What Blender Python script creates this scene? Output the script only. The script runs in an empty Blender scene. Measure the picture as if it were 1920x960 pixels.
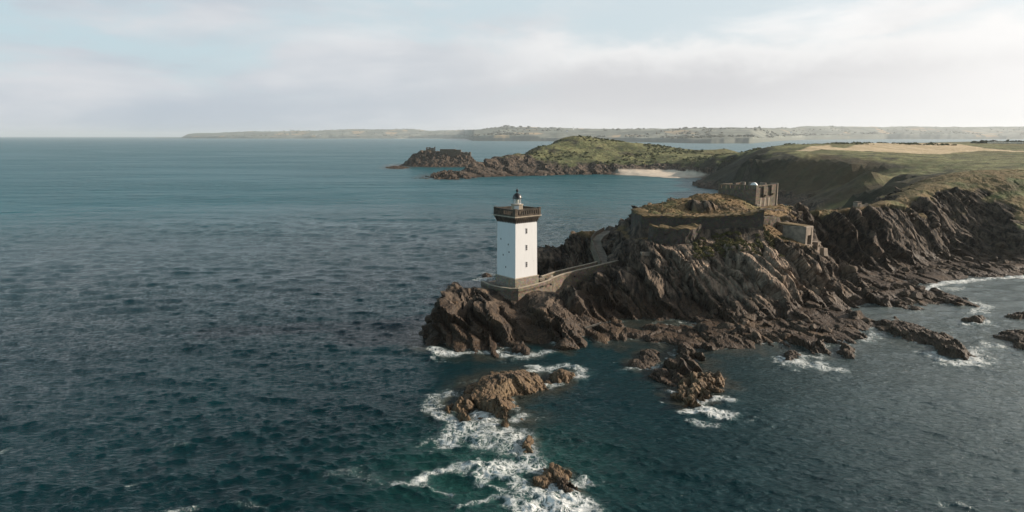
import bpy, bmesh, math, random
import numpy as np
from mathutils import Vector

R = math.radians
scene = bpy.context.scene
COL = scene.collection

# ------------------------------------------------------------------ camera
CAM_H = 39.0
PITCH = R(10.0)
FPX = 1280.0                      # focal length in photo pixels (24 mm on a 36 mm sensor)
cam_d = bpy.data.cameras.new("camera")
cam_d.lens = 24.0
cam_d.sensor_width = 36.0
cam_d.clip_start = 0.5
cam_d.clip_end = 60000.0
cam = bpy.data.objects.new("camera", cam_d)
cam.location = (0, 0, CAM_H)
cam.rotation_euler = (R(90) - PITCH, 0, 0)
COL.objects.link(cam)
scene.camera = cam

# ------------------------------------------------------------------ sky, sun, exposure
SUN_EL = R(21.0)
SUN_AZ = R(10.0)                   # angle from +X towards +Y
sun_dir = Vector((math.cos(SUN_EL) * math.cos(SUN_AZ), math.cos(SUN_EL) * math.sin(SUN_AZ), math.sin(SUN_EL)))

world = bpy.data.worlds.new("World")
scene.world = world
world.use_nodes = True
wt = world.node_tree
wt.nodes.clear()


class NT:
    """tiny helper for building node trees"""
    def __init__(self, tree):
        self.t = tree

    def n(self, kind, **kw):
        nd = self.t.nodes.new(kind)
        for k, v in kw.items():
            setattr(nd, k, v)
        return nd

    def link(self, a, b):
        self.t.links.new(a, b)

    def put(self, sock, v):
        if isinstance(v, bpy.types.NodeSocket):
            self.link(v, sock)
        elif v is not None:
            if hasattr(sock.default_value, '__len__') and not hasattr(v, '__len__'):
                v = (v, v, v)
            if hasattr(sock.default_value, '__len__') and len(sock.default_value) == 4 and len(v) == 3:
                v = (*v, 1.0)
            sock.default_value = v

    def math(self, op, a, b=None, c=None, clamp=False):
        m = self.n('ShaderNodeMath', operation=op, use_clamp=clamp)
        for i, v in enumerate((a, b, c)):
            if v is not None:
                self.put(m.inputs[i], v)
        return m.outputs[0]

    def vmath(self, op, a, b=None):
        m = self.n('ShaderNodeVectorMath', operation=op)
        self.put(m.inputs[0], a)
        if b is not None:
            if op == 'SCALE':
                self.put(m.inputs['Scale'], b)
            else:
                self.put(m.inputs[1], b)
        return m.outputs['Value'] if op in ('DOT_PRODUCT', 'LENGTH') else m.outputs[0]

    def mix(self, f, a, b, blend='MIX'):
        m = self.n('ShaderNodeMix', data_type='RGBA', blend_type=blend)
        self.put(m.inputs[0], f)
        self.put(m.inputs[6], a)
        self.put(m.inputs[7], b)
        return m.outputs[2]

    def mixf(self, f, a, b):
        m = self.n('ShaderNodeMix', data_type='FLOAT')
        self.put(m.inputs[0], f)
        self.put(m.inputs[2], a)
        self.put(m.inputs[3], b)
        return m.outputs[0]

    def step(self, v, lo, hi, a=0.0, b=1.0):
        m = self.n('ShaderNodeMapRange', interpolation_type='SMOOTHSTEP')
        self.put(m.inputs[0], v)
        m.inputs[1].default_value = lo
        m.inputs[2].default_value = hi
        m.inputs[3].default_value = a
        m.inputs[4].default_value = b
        return m.outputs[0]

    def noise(self, vec, scale, detail=4.0, rough=0.55, dist=0.0):
        m = self.n('ShaderNodeTexNoise')
        self.put(m.inputs['Vector'], vec)
        m.inputs['Scale'].default_value = scale
        m.inputs['Detail'].default_value = detail
        m.inputs['Roughness'].default_value = rough
        m.inputs['Distortion'].default_value = dist
        return m.outputs[0]

    def voro(self, vec, scale, feature='F1', rnd=1.0):
        m = self.n('ShaderNodeTexVoronoi', feature=feature)
        self.put(m.inputs['Vector'], vec)
        m.inputs['Scale'].default_value = scale
        m.inputs['Randomness'].default_value = rnd
        return m

    def mapping(self, vec, scale=(1, 1, 1), rot=(0, 0, 0), loc=(0, 0, 0)):
        m = self.n('ShaderNodeMapping')
        self.put(m.inputs[0], vec)
        m.inputs[1].default_value = loc
        m.inputs[2].default_value = rot
        m.inputs[3].default_value = scale
        return m.outputs[0]

    def attr(self, name):
        return self.n('ShaderNodeAttribute', attribute_name=name).outputs['Fac']


def build_sky():
    g = NT(wt)
    out = g.n('ShaderNodeOutputWorld')
    bg = g.n('ShaderNodeBackground')
    g.link(bg.outputs[0], out.inputs[0])
    sky = g.n('ShaderNodeTexSky', sky_type='NISHITA')
    sky.sun_disc = False
    sky.sun_elevation = SUN_EL
    sky.sun_rotation = R(90) - SUN_AZ
    sky.altitude = 0.0
    sky.air_density = 1.0
    sky.dust_density = 1.2
    sky.ozone_density = 1.0
    bg.inputs[1].default_value = 0.05
    k = 1.0 / 0.05                                   # cloud colours below are final radiances
    tc = g.n('ShaderNodeTexCoord')
    d = tc.outputs['Generated']
    sep = g.n('ShaderNodeSeparateXYZ')
    g.link(d, sep.inputs[0])
    dx, dy, dz = sep.outputs
    zc = g.math('MAXIMUM', dz, 0.0)
    inv = g.math('DIVIDE', 1.0, g.math('ADD', zc, 0.10))
    pl = g.vmath('SCALE', d, inv)                    # flat cloud layer seen in perspective
    pl = g.mapping(pl, scale=(1, 0.8, 0.15), loc=(3.7, 1.3, 0.4))
    n1 = g.noise(pl, 0.55, 7.0, 0.56, 0.35)
    n2 = g.noise(g.mapping(d, scale=(2.2, 2.2, 9.0), rot=(0, R(6), 0), loc=(1.2, 0, 0.35)), 1.6, 6.0, 0.58, 0.4)
    n3 = g.noise(g.mapping(d, scale=(1.0, 1.0, 5.0), loc=(0.3, 0.2, 2.1)), 2.1, 5.0, 0.5, 0.2)
    toward = g.step(dx, -0.75, 0.70)                 # 0 left .. 1 sunward
    cover = g.step(g.math('ADD', g.math('MULTIPLY', n1, 0.55), g.math('MULTIPLY', n2, 0.45)), 0.40, 0.545)
    low = g.step(dz, 0.035, 0.13)
    cover = g.math('MAXIMUM', cover, g.math('SUBTRACT', 1.0, low))
    for (vx, vy, vz), rad in (((-0.20, 0.965, 0.172), 0.17), ((-0.41, 0.905, 0.105), 0.12), ((0.08, 0.98, 0.185), 0.13), ((0.30, 0.94, 0.17), 0.2)):
        dist = g.vmath('LENGTH', g.vmath('MULTIPLY', g.vmath('SUBTRACT', d, (vx, vy, vz)), (1.0, 1.0, 2.6)))
        dist = g.math('ADD', dist, g.math('MULTIPLY', g.math('SUBTRACT', n2, 0.5), 0.5))
        cover = g.math('MULTIPLY', cover, g.step(dist, rad * 0.35, rad * 1.1, 0.72, 1.0))
    # sky overhead and behind the viewer, darkened to cut the fill light
    sunside = g.step(dx, 0.05, 0.65)
    high = g.math('MULTIPLY', g.step(dz, 0.185, 0.29), g.math('SUBTRACT', 1.0, g.math('MULTIPLY', sunside, 0.8)))
    back = g.math('MULTIPLY', g.step(dy, 0.30, -0.25), g.math('SUBTRACT', 1.0, g.math('MULTIPLY', sunside, 0.5)))
    clear = g.math('MAXIMUM', high, g.math('MULTIPLY', back, 0.92))
    cover = g.math('MULTIPLY', cover, g.math('SUBTRACT', 1.0, clear))
    shade = g.step(n3, 0.36, 0.64)
    c_left = g.mix(shade, (0.365, 0.418, 0.478), (0.535, 0.548, 0.572))
    c_right = g.mix(shade, (0.55, 0.55, 0.555), (0.74, 0.74, 0.735))
    cl = g.mix(toward, c_left, c_right)
    # a long bank of cloud over the land, bright crowns and grey base
    bn = g.noise(g.mapping(d, scale=(5.0, 5.0, 9.0)), 1.3, 7.0, 0.60, 0.3)
    bn2 = g.noise(g.mapping(d, scale=(9.0, 9.0, 16.0), loc=(4, 1, 2)), 2.2, 6.0, 0.62, 0.3)
    bh = g.math('SUBTRACT', g.math('ADD', dz, g.math('ADD', g.math('MULTIPLY', g.math('SUBTRACT', bn, 0.5), 0.075), g.math('MULTIPLY', g.math('SUBTRACT', bn2, 0.5), 0.030))), 0.128)
    bank = g.math('MULTIPLY', g.step(bh, 0.022, -0.016), g.step(dx, -0.16, 0.10))
    base_g = g.mix(g.step(dz, 0.055, 0.015), (0.50, 0.50, 0.515), (0.575, 0.575, 0.58))
    bank_c = g.mix(g.step(bh, -0.006, -0.060), (0.71, 0.71, 0.705), base_g)
    bank_c = g.mix(g.step(dx, 0.30, 0.62, 0, 0.55), bank_c, (0.70, 0.69, 0.68))
    cl = g.mix(g.math('MULTIPLY', bank, 0.75), cl, bank_c)
    cover = g.math('MAXIMUM', cover, g.math('MULTIPLY', bank, g.math('SUBTRACT', 1.0, clear)))
    cl = g.vmath('SCALE', cl, k)
    # thin veil over the blue gaps so that they are pale
    front = g.math('MULTIPLY', g.math('SUBTRACT', 1.0, clear), 0.80)
    veil = g.mix(toward, (0.475, 0.60, 0.655), (0.60, 0.66, 0.69))
    left_fill_glow = g.math('MULTIPLY', g.math('MULTIPLY', g.step(dx, -0.12, -0.62), g.math('MULTIPLY', g.step(dy, 0.70, 0.25), g.step(dz, 0.85, 0.30))), 0.85)  # glow added out of view at left to brighten the lighthouse's shaded face
    deep = g.mix(g.math('MAXIMUM', g.math('MULTIPLY', back, 0.97), g.math('MULTIPLY', g.step(dz, 0.24, 0.55), 0.88)), sky.outputs[0], g.vmath('SCALE', (0.030, 0.046, 0.062), k))
    blue = g.mix(left_fill_glow, deep, g.vmath('SCALE', (0.72, 1.12, 1.26), k))
    base = g.mix(front, blue, g.vmath('SCALE', veil, k))
    col = g.mix(cover, base, cl)
    glow = g.math('POWER', g.math('MAXIMUM', g.vmath('DOT_PRODUCT', d, tuple(sun_dir)), 0.0), 6.0)
    col = g.vmath('ADD', col, g.vmath('SCALE', g.vmath('SCALE', (1.0, 0.95, 0.88), glow), 0.75 * k))
    below = g.step(dz, -0.02, -0.10)
    col = g.mix(below, col, g.vmath('SCALE', (0.10, 0.15, 0.17), k))
    g.link(col, bg.inputs[0])


build_sky()
sun_l = bpy.data.lights.new("sun", 'SUN')
sun_l.energy = 5.0
sun_l.angle = R(0.5)
sun_l.color = (1.0, 0.86, 0.70)
sun = bpy.data.objects.new("sun", sun_l)
sun.rotation_euler = sun_dir.to_track_quat('Z', 'Y').to_euler()
COL.objects.link(sun)

scene.view_settings.view_transform = 'Standard'
scene.view_settings.look = 'None'
scene.view_settings.exposure = 0.40
scene.view_settings.gamma = 1.0
cy = scene.cycles
cy.max_bounces = 4
cy.diffuse_bounces = 2
cy.glossy_bounces = 2
cy.transmission_bounces = 4
cy.volume_bounces = 1
cy.use_denoising = True
cy.caustics_reflective = False
cy.caustics_refractive = False
cy.sample_clamp_indirect = 4.0

# ------------------------------------------------------------------ numpy helpers
rng = np.random.default_rng(7)
random.seed(7)


def P(px, py, z=0.0):
    """point of the place at height z that lies on the ray of a photo pixel"""
    xc = (px - 960.0) / FPX
    yc = (480.0 - py) / FPX
    dy = math.cos(PITCH) + yc * math.sin(PITCH)
    dz = -math.sin(PITCH) + yc * math.cos(PITCH)
    t = (z - CAM_H) / dz
    return (xc * t, dy * t)


def Pd(px, py, d):
    """point on the ray of a photo pixel at ground distance d along the view"""
    xc = (px - 960.0) / FPX
    yc = (480.0 - py) / FPX
    dy = math.cos(PITCH) + yc * math.sin(PITCH)
    dz = -math.sin(PITCH) + yc * math.cos(PITCH)
    t = d / dy
    return (xc * t, d, CAM_H + dz * t)


def _h(ix, iy, iz, seed):
    x = (ix.astype(np.int64) * 374761393 + iy.astype(np.int64) * 668265263 + iz.astype(np.int64) * 2147483647 + seed * 974711) & 0xffffffff
    x = ((x ^ (x >> 13)) * 1274126177) & 0xffffffff
    x = ((x ^ (x >> 16)) * 2246822519) & 0xffffffff
    x = x ^ (x >> 15)
    return (x & 0xffffff).astype(np.float64) / 16777216.0


def vnoise(p, seed=0):
    i = np.floor(p).astype(np.int64)
    f = p - i
    u = f * f * f * (f * (f * 6 - 15) + 10)
    r = 0
    for a in (0, 1):
        wa = u[:, 0] if a else 1 - u[:, 0]
        for b in (0, 1):
            wb = u[:, 1] if b else 1 - u[:, 1]
            for c in (0, 1):
                wc = u[:, 2] if c else 1 - u[:, 2]
                r = r + wa * wb * wc * _h(i[:, 0] + a, i[:, 1] + b, i[:, 2] + c, seed)
    return r * 2 - 1


def fbm(p, octv=4, seed=0, gain=0.5):
    a, s, r = 1.0, 1.0, 0
    for o in range(octv):
        r = r + a * vnoise(p * s + o * 17.3, seed + o)
        a *= gain
        s *= 2.03
    return r


def facet(p, seed=0, tilt=0.8, bias=0.0):
    """planar facets per Voronoi cell; returns (value, crack 0..1)"""
    i = np.floor(p).astype(np.int64)
    n = len(p)
    d1 = np.full(n, 9.0)
    d2 = np.full(n, 9.0)
    bid = np.zeros((n, 3), np.int64)
    off = np.zeros((n, 3))
    for a in (-1, 0, 1):
        for b in (-1, 0, 1):
            for c in (-1, 0, 1):
                cx, cyy, cz = i[:, 0] + a, i[:, 1] + b, i[:, 2] + c
                ox = cx + _h(cx, cyy, cz, seed) - p[:, 0]
                oy = cyy + _h(cx, cyy, cz, seed + 1) - p[:, 1]
                oz = cz + _h(cx, cyy, cz, seed + 2) - p[:, 2]
                d = ox * ox + oy * oy + oz * oz
                m = d < d1
                d2 = np.where(m, d1, np.minimum(d2, d))
                d1 = np.where(m, d, d1)
                bid[m] = np.stack((cx, cyy, cz), 1)[m]
                off[m] = -np.stack((ox, oy, oz), 1)[m]
    h0 = _h(bid[:, 0], bid[:, 1], bid[:, 2], seed + 5) * 2 - 1
    v = h0 * 0.6
    for k in range(3):
        v = v + tilt * (_h(bid[:, 0], bid[:, 1], bid[:, 2], seed + 6 + k) * 2 - 1) * off[:, k]
    v = v - bias * off[:, 0]
    crack = np.clip((np.sqrt(d2) - np.sqrt(d1)) / 0.16, 0, 1)
    return v, crack


def ss(x, a, b):
    t = np.clip((x - a) / (b - a), 0, 1)
    return t * t * (3 - 2 * t)


def rbf_fit(pts, lam=0.4):
    p = np.array(pts, float)
    xy, z = p[:, :2], p[:, 2]
    d = np.sqrt(((xy[:, None] - xy[None]) ** 2).sum(2))
    n = len(p)
    A = np.zeros((n + 3, n + 3))
    A[:n, :n] = -d + lam * np.eye(n) * -1.0
    A[:n, n] = 1
    A[n, :n] = 1
    A[:n, n + 1:] = xy * 1e-3
    A[n + 1:, :n] = xy.T * 1e-3
    w = np.linalg.lstsq(A, np.concatenate((z, [0, 0, 0])), rcond=None)[0]

    def ev(x, y):
        out = np.empty(len(x))
        for s in range(0, len(x), 20000):
            q = np.stack((x[s:s + 20000], y[s:s + 20000]), 1)
            dd = np.sqrt((q[:, 0:1] - xy[None, :, 0]) ** 2 + (q[:, 1:2] - xy[None, :, 1]) ** 2)
            out[s:s + 20000] = -dd @ w[:n] + w[n] + (q * 1e-3) @ w[n + 1:]
        return out
    return ev


def resample(poly, step, closed=False):
    p = np.array(poly, float)
    if closed:
        p = np.vstack((p, p[:1]))
    out, nor = [], []
    for a, b in zip(p[:-1], p[1:]):
        L = np.hypot(*(b - a))
        k = max(1, int(round(L / step)))
        t = (b - a) / max(L, 1e-6)
        for j in range(k):
            out.append(a + (b - a) * j / k)
            nor.append((t[1], -t[0]))
    return np.array(out), np.array(nor)


def mesh_from(name, co, faces, mat, attrs=None, smooth=False):
    me = bpy.data.meshes.new(name)
    co = np.asarray(co, np.float32)
    faces = np.asarray(faces, np.int32)
    k = faces.shape[1]
    me.vertices.add(len(co))
    me.vertices.foreach_set('co', co.ravel())
    me.loops.add(faces.size)
    me.loops.foreach_set('vertex_index', faces.ravel())
    me.polygons.add(len(faces))
    me.polygons.foreach_set('loop_start', np.arange(0, faces.size, k, dtype=np.int32))
    me.polygons.foreach_set('loop_total', np.full(len(faces), k, np.int32))
    me.polygons.foreach_set('use_smooth', np.full(len(faces), smooth))
    me.update(calc_edges=True)
    for an, av in (attrs or {}).items():
        a = me.attributes.new(an, 'FLOAT', 'POINT')
        a.data.foreach_set('value', np.asarray(av, np.float32))
    me.materials.append(mat)
    return me


def link(name, me, parent=None, loc=None, rotz=0.0):
    o = bpy.data.objects.new(name, me)
    COL.objects.link(o)
    if parent is not None:
        o.parent = parent
    if loc is not None:
        o.location = loc
    if rotz:
        o.rotation_euler = (0, 0, rotz)
    return o


def tag(o, label=None, cat=None, group=None, kind=None):
    if label:
        o['label'] = label
    if cat:
        o['category'] = cat
    if group:
        o['group'] = group
    if kind:
        o['kind'] = kind
    return o


def empty(name, loc, rotz=0.0):
    o = bpy.data.objects.new(name, None)
    o.empty_display_size = 0.5
    o.location = loc
    o.rotation_euler = (0, 0, rotz)
    COL.objects.link(o)
    return o


class MB:
    """collects simple shapes into one mesh"""
    def __init__(self):
        self.v, self.f = [], []

    def add(self, vs, fs):
        b = len(self.v)
        self.v += [tuple(map(float, q)) for q in vs]
        self.f += [tuple(b + i for i in f) for f in fs]
        return self

    def box(self, c, s, rz=0.0, taper=1.0):
        vs = []
        for z in (-.5, .5):
            t = taper if z > 0 else 1.0
            for x, y in ((-.5, -.5), (.5, -.5), (.5, .5), (-.5, .5)):
                X, Y = x * s[0] * t, y * s[1] * t
                vs.append((c[0] + X * math.cos(rz) - Y * math.sin(rz), c[1] + X * math.sin(rz) + Y * math.cos(rz), c[2] + z * s[2]))
        return self.add(vs, [(3, 2, 1, 0), (4, 5, 6, 7), (0, 1, 5, 4), (1, 2, 6, 5), (2, 3, 7, 6), (3, 0, 4, 7)])

    def prism(self, poly, z0, z1, top_scale=1.0):
        n = len(poly)
        cx = sum(q[0] for q in poly) / n
        cyy = sum(q[1] for q in poly) / n
        z0 = z0 if hasattr(z0, '__len__') else [z0] * n
        z1 = z1 if hasattr(z1, '__len__') else [z1] * n
        vs = [(q[0], q[1], z0[i]) for i, q in enumerate(poly)]
        vs += [(cx + (q[0] - cx) * top_scale, cyy + (q[1] - cyy) * top_scale, z1[i]) for i, q in enumerate(poly)]
        fs = [tuple(range(n - 1, -1, -1)), tuple(range(n, 2 * n))]
        fs += [(i, (i + 1) % n, n + (i + 1) % n, n + i) for i in range(n)]
        return self.add(vs, fs)

    def lathe(self, prof, seg=16, c=(0, 0, 0), rot=0.0):
        vs = []
        for r, z in prof:
            for i in range(seg):
                a = rot + 2 * math.pi * i / seg
                vs.append((c[0] + r * math.cos(a), c[1] + r * math.sin(a), c[2] + z))
        fs = []
        for j in range(len(prof) - 1):
            for i in range(seg):
                k = (i + 1) % seg
                fs.append((j * seg + i, j * seg + k, (j + 1) * seg + k, (j + 1) * seg + i))
        fs.append(tuple(range(seg - 1, -1, -1)))
        fs.append(tuple((len(prof) - 1) * seg + i for i in range(seg)))
        return self.add(vs, fs)

    def wall(self, p0, p1, z0, z1, th, openings=(), side=1):
        """wall from p0 to p1 whose face lies on the line, thickness going to the left (side=1)"""
        p0, p1 = np.array(p0, float), np.array(p1, float)
        L = np.hypot(*(p1 - p0))
        t = (p1 - p0) / L
        nrm = np.array((-t[1], t[0])) * th * side
        us = sorted({0.0, L, *[o[0] for o in openings], *[o[1] for o in openings]})
        for a, b in zip(us[:-1], us[1:]):
            spans = [(z0, z1)]
            for o in openings:
                if o[0] <= a + 1e-6 and o[1] >= b - 1e-6:
                    new = []
                    for s0, s1 in spans:
                        if o[2] > s0:
                            new.append((s0, min(o[2], s1)))
                        if o[3] < s1:
                            new.append((max(o[3], s0), s1))
                    spans = new
            for s0, s1 in spans:
                q0, q1 = p0 + t * a, p0 + t * b
                poly = [q0, q1, q1 + nrm, q0 + nrm]
                if side < 0:
                    poly = poly[::-1]
                self.prism(poly, s0, s1)
        return self

    def build(self, name, mat, parent=None, loc=None, rotz=0.0, smooth=False, bevel=0.0):
        me = bpy.data.meshes.new(name)
        me.from_pydata(self.v, [], self.f)
        me.materials.append(mat)
        if bevel or True:
            bm = bmesh.new()
            bm.from_mesh(me)
            bmesh.ops.recalc_face_normals(bm, faces=bm.faces)
            if bevel:
                bmesh.ops.bevel(bm, geom=bm.edges[:], offset=bevel, segments=1, affect='EDGES')
            bm.to_mesh(me)
            bm.free()
        if smooth:
            for p in me.polygons:
                p.use_smooth = True
        return link(name, me, parent, loc, rotz)


# ------------------------------------------------------------------ materials
def new_mat(name):
    m = bpy.data.materials.new(name)
    m.use_nodes = True
    m.node_tree.nodes.clear()
    g = NT(m.node_tree)
    out = g.n('ShaderNodeOutputMaterial')
    b = g.n('ShaderNodeBsdfPrincipled')
    g.link(b.outputs[0], out.inputs[0])
    geo = g.n('ShaderNodeNewGeometry')
    return m, g, b, geo.outputs['Position'], out


def bump(g, b, height, strength=0.5, dist=0.2):
    bp = g.n('ShaderNodeBump')
    g.put(bp.inputs['Strength'], strength)
    bp.inputs['Distance'].default_value = dist
    g.put(bp.inputs['Height'], height)
    g.link(bp.outputs[0], b.inputs['Normal'])


def mat_terrain(name="coast_rock", golden=False):
    """rock, weed line, turf and sand, driven by mesh attributes, with some sun and shade painted in"""
    m, g, b, pos, out = new_mat(name)
    sx = g.mapping(pos, rot=(0, R(28), 0), scale=(1.0, 0.45, 0.35))
    n1 = g.noise(pos, 0.16, 5, 0.6)
    n2 = g.noise(sx, 0.9, 6, 0.65, 0.3)
    n3 = g.noise(pos, 3.5, 4, 0.65)
    n4 = g.noise(g.mapping(pos, loc=(31, 7, 3)), 0.055, 4, 0.6)
    rock = g.mix(g.step(n2, 0.38, 0.70), (0.009, 0.008, 0.0072), (0.180, 0.134, 0.098))
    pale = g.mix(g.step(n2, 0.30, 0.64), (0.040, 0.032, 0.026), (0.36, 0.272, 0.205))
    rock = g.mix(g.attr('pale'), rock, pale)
    rock = g.mix(g.step(n1, 0.54, 0.72, 0, 0.45), rock, (0.215, 0.162, 0.120))
    rock = g.mix(g.step(n3, 0.56, 0.75, 0, 0.55), rock, (0.045, 0.040, 0.036))
    rock = g.mix(g.step(g.noise(g.mapping(pos, loc=(9, 2, 5)), 0.32, 5, 0.7), 0.60, 0.72, 0, 0.55), rock, (0.17, 0.098, 0.050))
    weed = g.mix(g.step(n3, 0.35, 0.68), (0.008, 0.0055, 0.0038), (0.082, 0.050, 0.028)) if not golden else g.mix(g.step(n3, 0.32, 0.64), (0.040, 0.025, 0.013), (0.185, 0.118, 0.060))
    weed = g.mix(g.step(n1, 0.52, 0.70, 0, 0.7), weed, (0.125, 0.082, 0.047) if not golden else (0.27, 0.185, 0.095))
    col = g.mix(g.attr('wet'), rock, weed)
    dry = g.mix(g.step(n3, 0.35, 0.7), (0.11, 0.072, 0.035), (0.27, 0.178, 0.088))
    dry = g.mix(g.step(n1, 0.50, 0.68, 0, 0.8), dry, (0.075, 0.075, 0.026))
    gr_n = g.noise(pos, 0.035, 6, 0.68)
    gr_f = g.noise(pos, 0.22, 5, 0.7)
    green = g.mix(g.step(gr_n, 0.38, 0.62), (0.075, 0.092, 0.034), (0.215, 0.215, 0.095))
    green = g.mix(g.step(gr_f, 0.40, 0.68), green, (0.068, 0.060, 0.024))
    green = g.mix(g.step(n4, 0.60, 0.72, 0, 0.4), green, (0.25, 0.205, 0.10))
    heath_shade = g.mix(g.step(gr_f, 0.38, 0.66), (0.013, 0.016, 0.010), (0.036, 0.038, 0.021))  # dark scrub, deepened to paint in shade on slopes away from the sun
    green = g.mix(g.attr('heath_shade'), green, heath_shade)
    turf = g.mix(g.attr('green'), dry, green)
    col = g.mix(g.attr('turf'), col, turf)
    straw = g.mix(g.step(g.noise(g.mapping(pos, scale=(1, 0.15, 1)), 0.12, 4, 0.6), 0.35, 0.65), (0.40, 0.31, 0.19), (0.54, 0.43, 0.285))
    col = g.mix(g.attr('field'), col, straw)
    sand = g.mix(g.step(n1, 0.35, 0.65), (0.56, 0.47, 0.385), (0.66, 0.57, 0.47))
    col = g.mix(g.attr('sand'), col, sand)
    crk = g.attr('crack')
    col = g.mix(g.math('MULTIPLY', crk, 0.75), col, (0.020, 0.017, 0.015))  # dark colour in the cracks stands in for crevice shade
    g.link(col, b.inputs['Base Color'])
    g.link(g.mixf(g.attr('wet'), 0.88, 0.62), b.inputs['Roughness'])
    b.inputs['Specular IOR Level'].default_value = 0.25
    v = g.voro(sx, 1.7, 'DISTANCE_TO_EDGE').outputs[0]
    hgt = g.math('ADD', g.math('MULTIPLY', n2, 1.0), g.math('ADD', g.math('MULTIPLY', n3, 0.45), g.math('MULTIPLY', g.step(v, 0.0, 0.18), 0.30)))
    bump(g, b, hgt, 0.65, 0.40)
    return m


def mat_stone(name, c0, c1, scale=1.0, coursed=True, mortar=(0.10, 0.09, 0.08), stain=None, rough=0.85):
    m, g, b, pos, out = new_mat(name)
    tc = g.n('ShaderNodeTexCoord')
    n1 = g.noise(pos, 0.7 * scale, 5, 0.65)
    n2 = g.noise(pos, 6.0 * scale, 4, 0.6)
    col = g.mix(g.step(n1, 0.34, 0.66), c0, c1)
    col = g.mix(g.step(n2, 0.55, 0.78, 0, 0.6), col, tuple(q * 0.5 for q in c0))
    h = n2
    if coursed:
        v = g.voro(g.mapping(pos, scale=(1, 1, 1.7)), 1.9 * scale, 'DISTANCE_TO_EDGE').outputs[0]
        jn = g.step(v, 0.02, 0.10)
        col = g.mix(g.math('SUBTRACT', 1.0, jn), col, mortar)
        vc = g.voro(g.mapping(pos, scale=(1, 1, 1.7)), 1.9 * scale, 'F1').outputs['Color']
        col = g.mix(0.35, col, g.mix(1.0, col, vc, 'MULTIPLY'))
        h = g.math('ADD', g.math('MULTIPLY', jn, 0.6), g.math('MULTIPLY', n2, 0.4))
    if stain:
        s = g.noise(g.mapping(pos, scale=(1, 1, 0.12)), 1.1, 4, 0.6)
        col = g.mix(g.step(s, 0.55, 0.72, 0, 0.7), col, stain)
    g.link(col, b.inputs['Base Color'])
    b.inputs['Roughness'].default_value = rough
    b.inputs['Specular IOR Level'].default_value = 0.25
    bump(g, b, h, 0.6, 0.06)
    return m


def mat_paint(name, c, wear=(0.5, 0.5, 0.5), rough=0.6, amt=0.5):
    m, g, b, pos, out = new_mat(name)
    n = g.noise(g.mapping(pos, scale=(1, 1, 0.22)), 1.6, 6, 0.65)
    n2 = g.noise(pos, 9.0, 3, 0.6)
    n3 = g.noise(g.mapping(pos, loc=(4, 8, 2)), 0.9, 5, 0.7)
    col = g.mix(g.step(n, 0.48, 0.78, 0, amt * 0.7), c, wear)
    col = g.mix(g.step(n3, 0.66, 0.76, 0, amt), col, tuple(q * 0.75 for q in wear))
    g.link(col, b.inputs['Base Color'])
    b.inputs['Roughness'].default_value = rough
    bump(g, b, n2, 0.25, 0.02)
    return m


def mat_glass(name):
    m, g, b, pos, out = new_mat(name)
    b.inputs['Base Color'].default_value = (0.92, 0.96, 0.95, 1)
    b.inputs['Roughness'].default_value = 0.03
    tr = g.n('ShaderNodeBsdfTransparent')
    mx = g.n('ShaderNodeMixShader')
    fr = g.n('ShaderNodeLayerWeight')
    fr.inputs[0].default_value = 0.35
    b.inputs['Base Color'].default_value = (0.10, 0.12, 0.12, 1)
    g.link(g.math('ADD', g.math('MULTIPLY', fr.outputs['Facing'], 0.6), 0.12), mx.inputs[0])
    g.link(tr.outputs[0], mx.inputs[1])
    g.link(b.outputs[0], mx.inputs[2])
    g.link(mx.outputs[0], out.inputs[0])
    n = g.noise(pos, 3.0, 2, 0.5)
    bump(g, b, n, 0.05, 0.01)
    return m


def mat_foliage(name, c0, c1, scale=1.5):
    m, g, b, pos, out = new_mat(name)
    n = g.noise(pos, scale, 4, 0.7)
    n2 = g.noise(pos, scale * 0.15, 3, 0.6)
    col = g.mix(g.step(n, 0.35, 0.68), c0, c1)
    col = g.mix(g.step(n2, 0.45, 0.65, 0, 0.6), col, tuple(q * 1.35 for q in c1))
    g.link(col, b.inputs['Base Color'])
    b.inputs['Roughness'].default_value = 0.8
    b.inputs['Specular IOR Level'].default_value = 0.2
    return m


M_TERRAIN = mat_terrain()
M_REEF = mat_terrain("weedy_reef_rock", True)
M_WHITE = mat_paint("white_paint", (0.63, 0.635, 0.64), (0.47, 0.465, 0.45), 0.6, 0.60)
M_GRANITE = mat_stone("granite", (0.24, 0.205, 0.165), (0.36, 0.31, 0.25), 1.6, True, (0.15, 0.13, 0.11), (0.26, 0.15, 0.07))
M_DARKSTONE = mat_stone("dark_granite", (0.036, 0.031, 0.026), (0.105, 0.083, 0.062), 2.0, False)
M_MASON = mat_stone("rubble_masonry", (0.13, 0.108, 0.082), (0.255, 0.206, 0.153), 1.3, True, (0.085, 0.072, 0.058))
M_COPING = mat_stone("coping_stone", (0.26, 0.222, 0.175), (0.38, 0.325, 0.255), 2.0, False)
M_RAMPART = mat_stone("shaded_rampart_stone", (0.060, 0.054, 0.046), (0.115, 0.098, 0.078), 1.2, True, (0.045, 0.04, 0.035), (0.05, 0.05, 0.03))  # stone colour lowered to stand in for shade on these walls
M_FORT = mat_stone("fort_masonry", (0.12, 0.098, 0.074), (0.23, 0.182, 0.134), 1.2, True, (0.10, 0.085, 0.068), (0.12, 0.10, 0.075))
M_CONC = mat_stone("weathered_concrete", (0.165, 0.138, 0.112), (0.30, 0.245, 0.195), 1.0, False, stain=(0.22, 0.15, 0.10))
M_PATH = mat_stone("path_concrete", (0.15, 0.135, 0.112), (0.24, 0.215, 0.18), 1.0, False)
M_BLACK = mat_paint("black_metal", (0.012, 0.013, 0.015), (0.03, 0.03, 0.03), 0.35, 0.4)
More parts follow.
